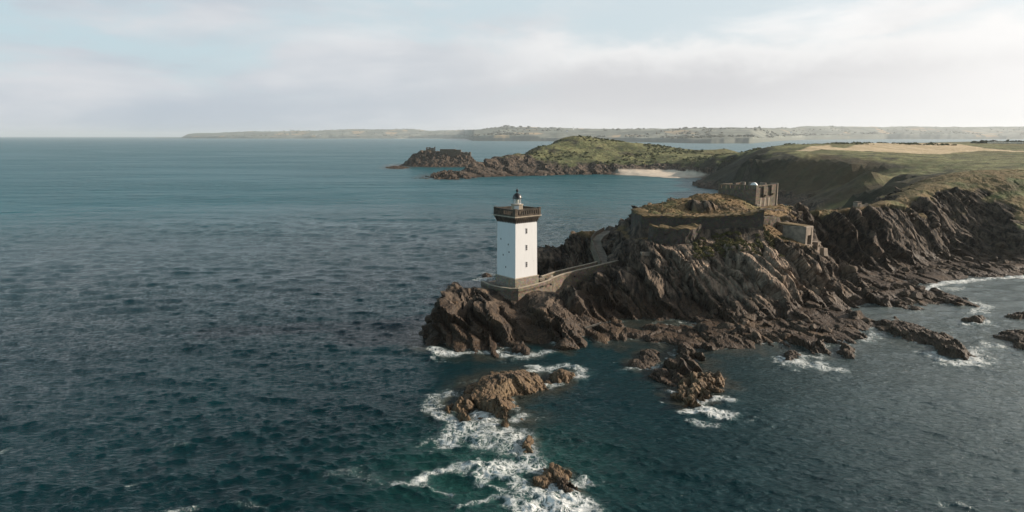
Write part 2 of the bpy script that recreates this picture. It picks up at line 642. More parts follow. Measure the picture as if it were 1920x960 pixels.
M_DARKHOLE = mat_paint("dark_interior", (0.03, 0.027, 0.025), (0.05, 0.045, 0.04), 0.9, 0.4)
M_GLASS = mat_glass("lantern_pane")
M_LENS = mat_paint("lens_glass", (0.62, 0.60, 0.50), (0.45, 0.45, 0.40), 0.12, 0.3)
M_WINDOW = mat_paint("dark_window", (0.02, 0.022, 0.025), (0.04, 0.04, 0.04), 0.2, 0.3)
M_FRAME = mat_paint("window_surround", (0.52, 0.51, 0.50), (0.4, 0.4, 0.4), 0.6, 0.4)
M_TENT = mat_paint("white_shell", (0.84, 0.85, 0.87), (0.7, 0.7, 0.7), 0.4, 0.2)
M_SCRUB = mat_foliage("scrub_leaves", (0.030, 0.038, 0.014), (0.085, 0.090, 0.034), 0.8)
M_GORSE = mat_foliage("cliff_scrub", (0.034, 0.036, 0.013), (0.095, 0.084, 0.028), 1.8)
M_TREE = mat_foliage("tree_leaves", (0.055, 0.064, 0.048), (0.105, 0.115, 0.08), 0.3)
M_BARK = mat_paint("bark", (0.07, 0.055, 0.04), (0.04, 0.035, 0.03), 0.9)
M_ROOF = mat_paint("slate_roof", (0.10, 0.11, 0.12), (0.07, 0.07, 0.08), 0.6)
M_BALE = mat_paint("bale_wrap", (0.62, 0.58, 0.52), (0.5, 0.46, 0.4), 0.6)

# ------------------------------------------------------------------ the coast: control points
near_shore = [(3, 150), (-5, 146), (-11, 141), (-15.5, 135), (-17.5, 129)]
near_shore += [P(*q) for q in [(799, 640), (835, 650), (870, 654), (920, 657), (980, 655), (1040, 655), (1084, 646), (1100, 632),
    (1122, 640), (1150, 648), (1190, 638), (1225, 640), (1240, 660), (1243, 688), (1265, 700), (1290, 690), (1340, 672), (1352, 655),
    (1390, 655), (1430, 655), (1470, 646), (1500, 650), (1535, 660), (1568, 660), (1556, 638), (1595, 640), (1622, 630), (1610, 612),
    (1640, 603), (1690, 597), (1722, 588), (1708, 572), (1740, 580), (1775, 575), (1822, 578), (1812, 563), (1772, 549), (1740, 544),
    (1724, 535), (1760, 528), (1830, 522), (1920, 515), (2100, 503), (2400, 490)]]
back_shore = [(-49, 645)] + [P(*q) for q in [(880, 333), (960, 331), (1050, 327.5), (1130, 326), (1200, 329), (1270, 333), (1318, 334)]][0:0]
bay = [(115, 234), (128, 252), (133, 290), (141, 335), (163, 387), (150, 425), P(1340, 354), P(1292, 351), P(1306, 341), P(1322, 334.5),
       P(1270, 334), P(1200, 329.5), P(1130, 326.5), P(1050, 328), P(960, 331), P(880, 333), P(858, 333)]
bay_rev = bay
hill_back = [P(858, 333), (-44, 690), (-20, 740), (5, 830), (50, 930), (130, 985), (250, 970), (320, 880), (352, 800), (400, 880), (470, 1100),
             (560, 1300), (700, 1500), (1200, 1700)]
head_back = [(115, 234), (95, 222), (70, 215), (48, 210), (30, 206), (17, 199), (6, 191), (2, 182), (4, 172), (8, 162), (7, 154), (3, 150)]

ctrl = []


def add_shore(poly, step, offs, sgn):
    q, nn = resample(poly, step)
    for a, b in zip(q, nn):
        ctrl.append((a[0], a[1], 0.0))
        for dist, z in offs:
            ctrl.append((a[0] + b[0] * dist * sgn, a[1] + b[1] * dist * sgn, z))


# with the path heading +X the right-hand normal (t.y,-t.x) points to -Y, i.e. out to sea for the near shore
add_shore(near_shore, 5.0, ((4, -1.6), (13, -5)), 1)
add_shore(head_back[:-1], 8.0, ((5, -2.0), (14, -5)), -1 if False else 1)
add_shore(bay, 14.0, ((8, -3), (25, -7)), -1)
add_shore(hill_back, 30.0, ((15, -4), (50, -8)), -1)

land_px = [
    # lighthouse rock
    (812, 585, 4), (830, 563, 5.6), (857, 551, 6.6), (880, 545, 7.0), (907, 541, 7.4), (1062, 552, 6.6), (1082, 605, 2.6), (1070, 575, 4.6),
    # shelf and cove
    (1092, 590, 1.8), (1120, 605, 1.3), (1160, 612, 1.2), (1200, 615, 1.2), (1120, 622, 0.9), (1180, 628, 0.8),
    (1300, 615, 1.1), (1360, 605, 1.2), (1430, 600, 1.2), (1300, 632, 0.9), (1380, 632, 0.9), (1450, 625, 0.9), (1540, 610, 1.0), (1540, 585, 1.6),
    (1600, 585, 1.5), (1660, 560, 1.7), (1700, 565, 1.0), (1640, 540, 2.4), (1780, 565, 0.7), (1280, 660, 2.6), (1265, 680, 2.4), (1310, 660, 1.7), (1270, 645, 2.2), (1275, 653, 2.9), (1286, 664, 2.7), (1262, 640, 2.0), (1300, 645, 2.0), (1290, 676, 2.2), (1322, 668, 1.2), (1253, 668, 1.8),
    (1140, 498, 9.2), (1160, 455, 12.6), (1180, 440, 14.2), (1150, 440, 13.3), (1165, 492, 9.8),
    # outwork and rampart ground
    (1430, 438, 15.2), (1175, 425, 15.0),
    (1195, 391, 19.6), (1215, 388, 19.7), (1425, 392, 19.9),
    # fort ground and neck
    (1420, 386, 20.3), (1460, 388, 19.8), (1440, 380, 20.0), (1360, 372, 20.5), (1450, 400, 18.8), (1480, 402, 18.0), (1470, 415, 16.8), (1500, 410, 17.0),
    (1500, 396, 17.5), (1540, 395, 17.0), (1575, 393, 17.0), (1605, 394, 16.8), (1610, 384, 17.6), (1640, 382, 17.4), 
    (1740, 365, 19.4), (1765, 364, 19.6), (1700, 378, 17.8), (1760, 505, 1.6), (1840, 500, 1.7), (1900, 497, 1.8),
    # terrace and plateau edge behind the neck
    (1640, 372, 17.0), (1590, 360, 15.6), (1625, 352, 17.6), (1660, 345, 19.0), (1680, 358, 18.6), (1720, 350, 20.4),
    (1680, 326, 21.6), (1640, 318, 21.6), (1600, 311, 21.8), (1550, 308, 22.0), (1480, 304, 22.6), (1430, 303, 22.0),
    (1700, 335, 21.4), (1760, 325, 22.6), (1850, 320, 23.4), (1920, 318, 24.0), (2050, 320, 24.0), (1740, 305, 23.6), (1850, 300, 24.4), (1920, 295, 25.0),
    (1440, 276, 29.8), (1420, 288, 26.6), (1400, 296, 24.6), (1470, 271.5, 31.0), (1520, 270.5, 31.0), (1560, 290, 26.6), (1600, 280, 28.0), (1700, 290, 26.0),
    (1800, 285, 26.6), (1920, 283, 26.8), (1650, 272, 29.6), (1700, 271, 29.8), (1800, 270, 29.8), (1920, 273, 27.6), (2100, 280, 27), (1560, 270, 30.8),
]
for px, py, z in land_px:
    x, y = P(px, py, z)
    ctrl.append((x, y, z))
land_pd = [
    # turf behind the rampart, ditch and mound
    (1215, 399, 167), (1260, 399.5, 167), (1300, 399.5, 167), (1350, 399.5, 167), (1400, 396, 167), (1240, 405, 171.5), (1290, 406, 171.5), (1330, 406, 171.5), (1375, 405, 171.5),
    (1245, 390, 175.5), (1260, 385, 177), (1275, 372, 181), (1305, 363, 185), (1350, 364, 185), (1380, 369, 183), (1396, 384, 178), (1290, 384, 176.5), (1340, 383, 176.5), (1385, 388, 175), (1255, 384, 186), (1240, 391, 188),
    # lighthouse rock: steep seaward face
    (812, 605, 128), (840, 610, 127.2), (870, 606, 127), (920, 600, 127.3), (970, 602, 127.3), (1020, 602, 127.4), (1060, 602, 128.6), (850, 575, 131.5), (890, 568, 132), (930, 568, 132.4), (1040, 575, 131.5),
    (850, 635, 125.2), (900, 636, 125.2), (960, 636, 125.2), (1030, 636, 125.2), (1070, 628, 126.5),
    # steep faces under the rampart
    (1130, 570, 146), (1130, 540, 149), (1170, 596, 143.5), (1170, 560, 146.3), (1170, 522, 148.6), (1230, 588, 144.3), (1230, 550, 147), (1230, 510, 149.6), (1230, 482, 152.6),
    (1290, 585, 143.6), (1290, 550, 146), (1290, 510, 149), (1290, 474, 153), (1350, 590, 141), (1350, 550, 145), (1350, 510, 149), (1350, 472, 153.4),
    (1410, 595, 138.5), (1410, 550, 143), (1410, 505, 148.5), (1410, 468, 154), (1460, 590, 142), (1460, 545, 147), (1460, 500, 152), (1460, 466, 156),
    (1510, 575, 147), (1510, 535, 151.5), (1510, 495, 156), (1510, 468, 159.5), (1560, 560, 151.5), (1560, 525, 157), (1560, 495, 161.5), (1600, 545, 157), (1530, 480, 161),
    (1205, 455, 158.5), (1215, 459, 156.4), (1240, 462, 155.6), (1270, 463, 155.4), (1300, 458, 156), (1318, 446, 158.6), (1330, 456, 157.5), (1250, 445, 160),
    # cliffs from the neck to the right edge
    (1540, 440, 197), (1540, 478, 192), (1530, 500, 178), (1600, 397, 203), (1600, 440, 199), (1600, 482, 195.5), (1660, 388, 210), (1660, 430, 206), (1660, 468, 203), (1660, 486, 200),
    (1700, 385, 214), (1700, 430, 209), (1700, 468, 206), (1700, 486, 202), (1740, 372, 222), (1740, 420, 215), (1740, 462, 211), (1740, 482, 206),
    (1790, 356, 232), (1790, 400, 225), (1790, 440, 220), (1790, 474, 213), (1850, 341, 241), (1850, 380, 232), (1850, 420, 226), (1850, 458, 219), (1850, 480, 211),
    (1880, 335, 243), (1905, 342, 240), (1900, 385, 228), (1905, 420, 216), (1910, 450, 212), (1910, 474, 207), (1950, 350, 238), (1950, 400, 223), (1950, 440, 213), (1950, 470, 206),
    (2050, 355, 235), (2050, 420, 222), (2050, 465, 210), (2200, 360, 235), (2200, 440, 218), (2200, 470, 208),
    # photo pixel and distance: saddle, hill, its cliffs and the beach
    (1335, 322, 548), (1350, 313, 570), (1390, 306, 480), (1440, 345, 425), (1540, 355, 402), (1600, 345, 395), (1340, 293, 660), (1385, 293, 640),
    (1370, 293, 620), (1330, 300, 700), (1300, 303, 700), (1340, 292, 760), (1290, 283, 800), (1250, 275, 830), (1200, 268.5, 850), (1140, 266, 850),
    (1110, 262, 850), (1080, 260.5, 850), (1060, 262, 845), (1045, 265, 830), (1020, 273, 800), (1000, 279, 790), (990, 286, 780), (970, 287, 745), (950, 292, 735),
    (930, 296, 725), (915, 299, 712), (895, 301, 705), (880, 312, 680), (862, 323, 662),
    (1100, 280, 780), (1180, 282, 780), (1250, 290, 760), (1050, 294, 752), (1130, 297, 745), (1200, 299, 745), (1290, 300, 715), (1050, 299, 728), (1130, 301, 728), (1200, 303, 728),
    (1080, 312, 708), (1130, 314, 706), (1200, 315, 712), (1260, 314, 712), (1300, 316, 690), (1250, 321, 706), (1318, 328, 655), (1280, 327, 672), (1200, 324, 690),
    (1000, 292, 752), (1010, 300, 728), (980, 303, 716), (940, 305, 708), (1040, 315, 704), (980, 318, 696), (930, 318, 688), (890, 325, 670), (960, 326, 690),
]
for px, py, d_ in land_pd:
    ctrl.append(Pd(px, py, d_))
ctrl += [(1100, 500, 25), (1100, 900, 27), (900, 1400, 24), (650, 1200, 25), (1300, 1500, 20), (500, 300, 24), (700, 200, 22), (400, 180, 8), (300, 220, 22),
         (240, 260, 23.5), (130, 880, 14), (250, 880, 12), (60, 850, 10), (250, 800, 24),
         # ground under and behind the lighthouse and the causeway
         (1, 146, 5.5), (4, 142, 6.6), (-3, 142, 6.6), (10, 150, 4.5), (16, 160, 3.0), (12, 170, 2.0), (17, 172, 3.0), (19, 166, 4.5), (8, 176, 6.0), (22, 160, 8.8),
         (18, 181, 13.6), (12, 182, 10.0), (22, 185, 13.4), (27, 186, 13.2), (26, 178, 11.6), (24.5, 170, 10.0), (22, 176, 9.0),
         (40, 195, 15), (60, 203, 14), (80, 210, 13), (45, 190, 18), (70, 198, 18.5), (95, 212, 14)]
for x in (-150, -80, 0, 60, 120, 200):
    for y in (20, 60):
        ctrl.append((x, y, -12))
ctrl += [(-60, 110, -10), (-60, 160, -10), (-60, 210, -10), (-30, 250, -10), (40, 260, -9), (80, 300, -9), (0, 400, -11), (80, 420, -10), (60, 540, -10), (-100, 600, -10),
         (-120, 760, -10), (-60, 900, -10), (100, 1060, -10), (380, 1000, -8), (400, 1300, -9), (150, 90, -8), (250, 140, -7)]
rampart_line = [Pd(*q)[:2] for q in [(1184, 392.5, 172), (1193, 398, 168), (1203, 405, 164), (1250, 406, 163), (1300, 406.5, 162), (1350, 406, 161.4), (1400, 402.5, 161.2), (1433, 394, 161.2)]]
q_, n_ = resample(rampart_line, 2.5)
for a, b in zip(q_, n_):
    ctrl.append((a[0] + b[0] * 1.6, a[1] + b[1] * 1.6, 14.9))
    ctrl.append((a[0] + b[0] * 3.5, a[1] + b[1] * 3.5, 14.3))
    ctrl.append((a[0] - b[0] * 1.7, a[1] - b[1] * 1.7, 19.3 if a[0] < 52 else 20.2))
for px, py, d_ in [(915, 560, 135.5), (935, 568, 135.3), (960, 574, 135.5), (980, 573, 135.6), (1000, 562, 136.0), (1020, 556, 137.0), (1040, 548, 138.6), (970, 590, 132.0), (1000, 582, 133.0)]:
    ctrl.append(Pd(px, py, d_))
ctrl += [(170, 325, 4), (186, 334, 10), (160, 302, 5), (150, 300, 1.0), (196, 352, 15)]
# thin duplicates
seen, cl = set(), []
for c in ctrl:
    k = (round(c[0], 0), round(c[1], 0))
    if k not in seen:
        seen.add(k)
        cl.append(c)
base_h = rbf_fit(cl, 0.3)

flat_spots = [((1.1, 143.6), 9.5, 0.15), ((22, 163), 4.5, 0.2), ((26, 183), 5, 0.3), ((13, 150), 4, 0.4), ((66, 190), 9, 0.2), ((50, 163), 7, 0.3), ((38, 163), 7, 0.3),
              ((31, 170), 7, 0.3), ((60, 170), 8, 0.3), ((75, 168), 5, 0.3), ((40, 157), 5, 0.35)]
_up = np.array((-0.58, 0.36, 0.73))
_up /= np.linalg.norm(_up)
_ac = np.array((0.783, 0.0, 0.622))
_ac /= np.linalg.norm(_ac)
flat_spots += [((-7, 141), 5.0, 0.4)]
flat_spots += [((a[0], a[1]), 3.2, 0.08) for a in resample(rampart_line, 2.5)[0]]
STR = np.stack((_ac, np.cross(_up, _ac), _up))          # dipping slabs: across, into the rock, up the rib


def terrain_z(x, y, wamp, wscale, seed):
    q = np.stack((x / wscale, y / wscale, np.zeros_like(x)), 1)
    fade = np.ones_like(x)
    for (c, r, k) in flat_spots:
        d = np.hypot(x - c[0], y - c[1])
        fade *= 1 - (1 - k) * (1 - ss(d, r * 0.7, r * 1.4))
    wx = fbm(q, 4, seed) * wamp * fade
    wy = fbm(q + 51.7, 4, seed + 9) * wamp * fade
    return base_h(x + wx, y + wy), fade


def grid_terrain(name, x0, x1, y0, y1, res, wamp, wscale, amps, seed, skip=None, zcut=-2.2):
    nx, ny = int((x1 - x0) / res) + 1, int((y1 - y0) / res) + 1
    gx, gy = np.meshgrid(np.linspace(x0, x1, nx), np.linspace(y0, y1, ny))
    x, y = gx.ravel(), gy.ravel()
    h, fade = terrain_z(x, y, wamp, wscale, seed)
    H = h.reshape(ny, nx)
    dzdy, dzdx = np.gradient(H, res)
    k = np.ones(5) / 5
    for _ in range(2):
        for ax in (0, 1):
            dzdx = np.apply_along_axis(lambda v: np.convolve(np.pad(v, 2, 'edge'), k, 'valid'), ax, dzdx)
            dzdy = np.apply_along_axis(lambda v: np.convolve(np.pad(v, 2, 'edge'), k, 'valid'), ax, dzdy)
    slope = np.hypot(dzdx, dzdy).ravel()
    nrm = np.stack((-dzdx.ravel(), -dzdy.ravel(), np.ones(nx * ny)), 1)
    nrm /= np.linalg.norm(nrm, axis=1)[:, None]
    p = np.stack((x, y, h), 1)
    nz = fbm(p / 9.0, 3, seed + 20)
    near = y < 262
    leftpt = (1 - ss(x, 10, 55)) * (~near)                    # the bare rocky point of the hill
    tline = np.where(near, np.where((y < 161) & (x < 72), 16.5, 13.0), 8.5 + 9.5 * leftpt - 4.5 * ((x > 132) & (y < 560))) + nz * 2.5
    flat_lim = np.where(near, 0.60, np.where((x > 132) & (y < 620), 1.5, 1.25))
    turf = ss(h, tline - 1.2, tline + 1.2) * (1 - ss(slope + nz * 0.22, flat_lim * 0.75, flat_lim * 1.3))
    wet = 1 - ss(h + nz * 0.9, 2.2, 4.2)
    wet = np.where(near, wet, 1 - ss(h + nz * 0.6, 1.2, 2.8))
    wet = np.where(near & (x < 24) & (y < 150), np.maximum(wet, 1 - ss(h + nz * 1.2, 3.5, 7.0)), wet)
    rocky = (1 - turf) * (0.35 + 0.65 * ss(slope, 0.1, 0.6))
    disp = np.zeros(len(x))
    crack = np.zeros(len(x))
    warp = np.stack([fbm(p / 6.0 + s, 3, seed + 30 + s) for s in (0, 7, 13)], 1)
    for (cell, aniso, amp, sd, ck) in amps:
        q = (p + warp * cell * 0.20) @ STR.T
        q = q / (cell * np.array(aniso))
        v, c = facet(q, seed + sd, 0.75, 0.85 if cell > 2 else 0.3)
        am = amp * ((0.40 + 0.85 * ss(fbm(p / 13.0 + sd, 2, seed + sd), -0.35, 0.45)) if cell < 8 else 1.0)
        disp += am * v
        disp -= am * ck * (1 - c)
        crack = np.maximum(crack, (1 - c) * ck)
    disp += 0.05 * fbm(p * 1.3, 3, seed + 61)
    blob = fbm(p / 2.2, 4, seed + 70)
    grass_d = 0.22 * blob + 0.12 * fbm(p * 1.6, 2, seed + 71)
    low = np.where(near, (0.62 + 0.38 * ss(h + nz * 0.5, 1.4, 4.5)) * (1 - 0.42 * ss(x, 108, 126)), 1.0)
    sand0 = (1 - ss(h, 4.0, 5.2)) * ss(y, 630, 650) * ss(x, 100, 118) * (1 - ss(x, 205, 225)) * (1 - ss(y, 740, 760))
    d = (1 - sand0) * rocky * disp * low * fade + turf * grass_d * min(res * 0.9 + 0.5, 1.3)
    p2 = p + nrm * d[:, None]
    # keep the very low shelf bumpy: boulders and gullies
    co = p2
    idx = np.arange(nx * ny).reshape(ny, nx)
    f = np.stack((idx[:-1, :-1], idx[:-1, 1:], idx[1:, 1:], idx[1:, :-1]), 2).reshape(-1, 4)
    keep = co[f, 2].max(1) > zcut
    if skip is not None:
        cx, cyy = x[f].mean(1), y[f].mean(1)
        for (a, b, c, e) in skip:
            keep &= ~((cx > a) & (cx < b) & (cyy > c) & (cyy < e))
    f = f[keep]
    used = np.zeros(nx * ny, bool)
    used[f.ravel()] = True
    remap = np.cumsum(used) - 1
    field = np.zeros(len(x))
    sand = np.zeros(len(x))
    if not near.all():
        a, b = 1 - ss(h, 4.0, 5.2), ss(y, 630, 650) * ss(x, 100, 118) * (1 - ss(x, 205, 225)) * (1 - ss(y, 740, 760))
        sand = a * b
        for poly_px, zf in FIELDS:
            pl = np.array([P(u, v, zf) for u, v in poly_px])
            inside = np.zeros(len(x), bool)
            for (ax_, ay_), (bx_, by_) in zip(pl, np.roll(pl, -1, 0)):
                cond = ((ay_ > y) != (by_ > y)) & (x < (bx_ - ax_) * (y - ay_) / (by_ - ay_ + 1e-9) + ax_)
                inside ^= cond
            field = np.maximum(field, inside)
        wet = wet * (1 - sand)
    green = np.where(near, ss(fbm(p / 12.0, 3, seed + 40), 0.2, 0.7) * 0.75 + ss(x, 105, 150) * 0.3, 1.0 - 0.25 * ss(fbm(p / 60.0, 3, 5), 0.1, 0.6))
    heath_shade = np.where(near, 0.0, ss(slope + 0.25 * nz + 0.22 * ((x > 132) & (y < 560)), 0.30, 0.55))
    pale = np.where(near, np.clip(np.exp(-(((x - 60) / 17) ** 2 + ((y - 151) / 8) ** 2)) * 1.3 + 0.45 * nz, 0, 1) * ss(h, 2.5, 5) * (x > 30) * (x < 95), 0.0)  # paler granite, also painting in sunlight on the right half of the cliff
    attrs = dict(turf=turf, heath_shade=heath_shade, pale=pale, wet=wet, green=np.clip(green, 0, 1), field=field, sand=sand, crack=crack * rocky)
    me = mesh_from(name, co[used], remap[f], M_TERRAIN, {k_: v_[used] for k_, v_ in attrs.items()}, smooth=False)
    o = link(name, me)
    grid = dict(x0=x0, y0=y0, res=res, nx=nx, ny=ny, z=co[:, 2].reshape(ny, nx), turf=turf.reshape(ny, nx))
    return o, grid


FIELDS = [
    ([(1588, 279.5), (1640, 276), (1705, 274.4), (1790, 276.5), (1850, 279.3), (1935, 280.6), (1935, 281.6), (1850, 280.6), (1800, 282), (1770, 284), (1700, 283.5), (1640, 283.2), (1560, 283.6), (1530, 282.4)], 28.0),
    ([(1490, 280), (1530, 276), (1555, 275), (1560, 277), (1520, 281)], 29.5),
]

AMPS_NEAR = [(9.0, (0.50, 1.2, 2.2), 2.3, 100, 0.35), (3.6, (0.42, 1.4, 2.8), 1.15, 130, 0.40), (1.3, (0.55, 1.3, 2.2), 0.24, 160, 0.45)]
A_BOX = (-24, 200, 100, 262)
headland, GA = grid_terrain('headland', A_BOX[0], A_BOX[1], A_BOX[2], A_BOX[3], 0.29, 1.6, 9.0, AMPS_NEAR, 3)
tag(headland, kind='structure')
C_BOX = (-70, 400, 610, 1000)
AMPS_MID = [(16.0, (0.7, 1.2, 1.5), 2.6, 200, 0.25), (6.0, (0.6, 1.2, 1.7), 1.1, 230, 0.3)]
hill, GC = grid_terrain('hill', C_BOX[0], C_BOX[1], C_BOX[2], C_BOX[3], 1.4, 5.0, 30.0, AMPS_MID, 4)
tag(hill, kind='structure')
mainland, GB = grid_terrain('mainland', 95, 1190, 238, 1500, 3.2, 4.0, 30.0, AMPS_MID, 4,
                            skip=[(A_BOX[0], A_BOX[1] - 3.5, 0, A_BOX[3] - 3.5), (C_BOX[0], C_BOX[1] - 4, C_BOX[2] + 4, C_BOX[3] - 4)])
tag(mainland, kind='structure')


def height_at(G, x, y):
    x, y = np.atleast_1d(np.asarray(x, float)), np.atleast_1d(np.asarray(y, float))
    fx, fy = (x - G['x0']) / G['res'], (y - G['y0']) / G['res']
    i, j = np.floor(fx).astype(int), np.floor(fy).astype(int)
    ok = (i >= 0) & (j >= 0) & (i < G['nx'] - 1) & (j < G['ny'] - 1)
    i, j = np.clip(i, 0, G['nx'] - 2), np.clip(j, 0, G['ny'] - 2)
    u, v = np.clip(fx - i, 0, 1), np.clip(fy - j, 0, 1)
    z = G['z']
    r = z[j, i] * (1 - u) * (1 - v) + z[j, i + 1] * u * (1 - v) + z[j + 1, i] * (1 - u) * v + z[j + 1, i + 1] * u * v
    return np.where(ok, r, -30.0)


GRIDS = [GA, GC]


# ------------------------------------------------------------------ separate rocks in the sea
def rock(name, label, shore_px, tops_px, res=0.28, seed=1, amps=None, group='rocks in the sea', wetline=True, turfz=None, warp=0.8, mat=None):
    sh = [P(*q) for q in shore_px]
    # make counter-clockwise, so the outward normal is (t.y, -t.x)
    ar = sum(a[0] * b[1] - b[0] * a[1] for a, b in zip(sh, sh[1:] + sh[:1]))
    if ar < 0:
        sh = sh[::-1]
    size = math.sqrt(abs(ar) / 2)
    stp = max(0.8, size / 12)
    q, nn = resample(sh, stp, True)
    pts = []
    for a, b in zip(q, nn):
        pts += [(a[0], a[1], 0), (*(a + b * size * 0.10), -0.8), (*(a + b * size * 0.35), -3.0)]
    for px, py, z in tops_px:
        pts.append((*P(px, py, z), z) if z < 100 else Pd(px, py, z))       # z over 100: the distance is given instead
    ev = rbf_fit(pts, 0.05)
    m = size * 0.3
    x0, x1 = q[:, 0].min() - m, q[:, 0].max() + m
    y0, y1 = q[:, 1].min() - m, q[:, 1].max() + m
    nx, ny = int((x1 - x0) / res) + 2, int((y1 - y0) / res) + 2
    gx, gy = np.meshgrid(x0 + np.arange(nx) * res, y0 + np.arange(ny) * res)
    x, y = gx.ravel(), gy.ravel()
    w = np.stack((x / 3, y / 3, np.zeros_like(x)), 1)
    h = ev(x + fbm(w, 3, seed) * warp, y + fbm(w + 9, 3, seed + 4) * warp)
    gz = np.gradient(h.reshape(ny, nx), res)
    nrm = np.stack((-gz[1].ravel(), -gz[0].ravel(), np.ones(len(x))), 1)
    nrm /= np.linalg.norm(nrm, axis=1)[:, None]
    p = np.stack((x, y, h), 1)
    wp = np.stack([fbm(p / 2.5 + s, 3, seed + 30 + s) for s in (0, 7, 13)], 1)
    d = np.zeros(len(x))
    crack = np.zeros(len(x))
    for (cell, an, amp, sd, ck) in (amps or [(2.6, (0.6, 1.3, 1.7), 0.38, 300, 0.4), (1.0, (0.6, 1.2, 1.5), 0.16, 330, 0.5)]):
        v, c = facet(((p + wp * cell * 0.18) @ STR.T) / (cell * np.array(an)), seed + sd, 0.75, 0.6)
        d += amp * v - amp * ck * (1 - c)
        crack = np.maximum(crack, (1 - c) * ck)
    d += 0.06 * fbm(p * 2.0, 3, seed + 5)
    co = p + nrm * d[:, None]
    idx = np.arange(nx * ny).reshape(ny, nx)
    f = np.stack((idx[:-1, :-1], idx[:-1, 1:], idx[1:, 1:], idx[1:, :-1]), 2).reshape(-1, 4)
    f = f[co[f, 2].max(1) > -1.2]
    used = np.zeros(nx * ny, bool)
    used[f.ravel()] = True
    remap = np.cumsum(used) - 1
    nz = fbm(p / 3.0, 3, seed + 8)
    if wetline is True:
        wet = 0.75 - 0.45 * ss(h + nz, 0.8, 3.2)
    else:
        wet = 1 - ss(h + nz * 1.0, wetline - 1, wetline + 1)
    turf = np.zeros(len(x))
    green = np.zeros(len(x))
    if turfz:
        turf = ss(h + nz, turfz - 1, turfz + 1) * 0.9
        green += 0.5
    attrs = dict(turf=turf, wet=wet, green=green, field=turf * 0, sand=turf * 0, crack=crack)
    c0 = co[used]
    org = np.array((c0[:, 0].mean(), c0[:, 1].mean(), 0.0))
    me = mesh_from(name, c0 - org, remap[f], mat or M_TERRAIN, {k: v[used] for k, v in attrs.items()})
    o = link(name, me, loc=tuple(org))
    tag(o, label, 'rock', group)
    G = dict(x0=x0, y0=y0, res=res, nx=nx, ny=ny, z=co[:, 2].reshape(ny, nx))
    GRIDS.append(G)
    return o


rock('rock_islet', 'largest brown rock islet in the foreground water, jagged and hooked in outline',
     [(852, 757), (872, 733), (893, 716), (925, 702), (975, 695), (1012, 703), (1034, 718), (1030, 728), (995, 738), (960, 746), (957, 758), (970, 778), (957, 808),
      (940, 800), (928, 786), (913, 786), (906, 770), (895, 775), (897, 786), (866, 789), (853, 772)],
     [(900, 720, 1.7), (925, 709, 2.4), (950, 710, 2.5), (975, 705, 2.2), (1010, 713, 1.3), (862, 742, 2.1), (866, 765, 1.6), (885, 741, 1.4), (905, 748, 1.0),
      (930, 741, 2.6), (945, 757, 2.1), (953, 780, 1.6), (925, 772, 1.0), (880, 775, 1.3)], 0.17, 11,
     amps=[(2.8, (0.5, 1.4, 1.8), 0.42, 300, 0.4), (1.0, (0.6, 1.3, 1.6), 0.16, 330, 0.5)], warp=0.5, mat=M_REEF)
rock('sea_rock', 'low flat brown rock awash just right of the large hooked islet', [(1020, 712), (1040, 700), (1075, 697), (1086, 703), (1070, 716), (1045, 722)],
     [(1040, 707, 1.1), (1062, 706, 0.9)], 0.2, 12, mat=M_REEF)
rock('sea_rock', 'small rock stack in foam at the left foot of the hooked islet', [(826, 770), (832, 759), (846, 757), (851, 768), (842, 778)], [(837, 764, 1.1)], 0.15, 13, mat=M_REEF)
rock('sea_rock', 'small rounded rock in the foam trail below the tip of the hooked islet', [(972, 838), (986, 823), (1006, 824), (1010, 838), (992, 852), (978, 850)],
     [(990, 835, 0.7), (998, 837, 0.6)], 0.15, 14, mat=M_REEF)
rock('sea_rock', 'brown double-humped rock low in the foam near the bottom edge', [(1008, 893), (1020, 880), (1045, 880), (1064, 892), (1060, 905), (1030, 910), (1012, 905)],
     [(1027, 892, 0.45), (1050, 894, 0.4), (1038, 898, 0.2)], 0.15, 15, mat=M_REEF)
rock('sea_rock', 'flat wave-washed ledge under breaking foam nearest the camera', [(1040, 918), (1060, 909), (1090, 915), (1096, 928), (1060, 932)], [(1065, 918, 0.35), (1082, 920, 0.4)], 0.16, 16)
rock('sea_rock', 'tumbled cluster of brown boulders off the point below the headland cliff', [(1258, 735), (1275, 702), (1300, 690), (1330, 692), (1352, 710), (1356, 722), (1338, 735), (1318, 752),
     (1296, 758), (1272, 748)], [(1280, 712, 1.6), (1305, 698, 1.8), (1328, 704, 1.5), (1345, 716, 0.7), (1285, 730, 1.3), (1300, 742, 1.7), (1322, 728, 1.8), (1270, 737, 0.8)], 0.18, 17, mat=M_REEF,
     amps=[(2.2, (0.9, 1.1, 1.0), 0.95, 310, 0.7), (0.9, (0.8, 1.1, 1.2), 0.3, 340, 0.5)])
rock('sea_rock', 'foam-washed low ledge between the dark cove and the boulder point', [(1178, 684), (1196, 664), (1225, 655), (1234, 672), (1220, 690), (1195, 694)],
     [(1205, 674, 0.5), (1222, 666, 0.8)], 0.2, 18)
rock('sea_rock', 'long brown finger of rock pointing into the water on the right', [(1640, 612), (1654, 601), (1700, 605), (1750, 622), (1790, 640), (1822, 668), (1815, 676), (1780, 668), (1740, 652), (1690, 638)],
     [(1672, 614, 1.4), (1710, 618, 1.5), (1745, 630, 1.6), (1770, 636, 2.4), (1795, 652, 1.8), (1812, 668, 0.6)], 0.22, 19, warp=1.1)
rock('sea_rock', 'dark rock cut by the right edge of the picture', [(1864, 630), (1885, 622), (1930, 622), (1960, 640), (1930, 662), (1900, 652)], [(1895, 632, 1.3), (1930, 638, 1.9)], 0.25, 20)
rock('sea_rock', 'thin dark slab of rock low in the water at the right edge', [(1893, 594), (1905, 590), (1935, 591), (1935, 597), (1905, 597)], [(1915, 592, 0.7)], 0.25, 21)
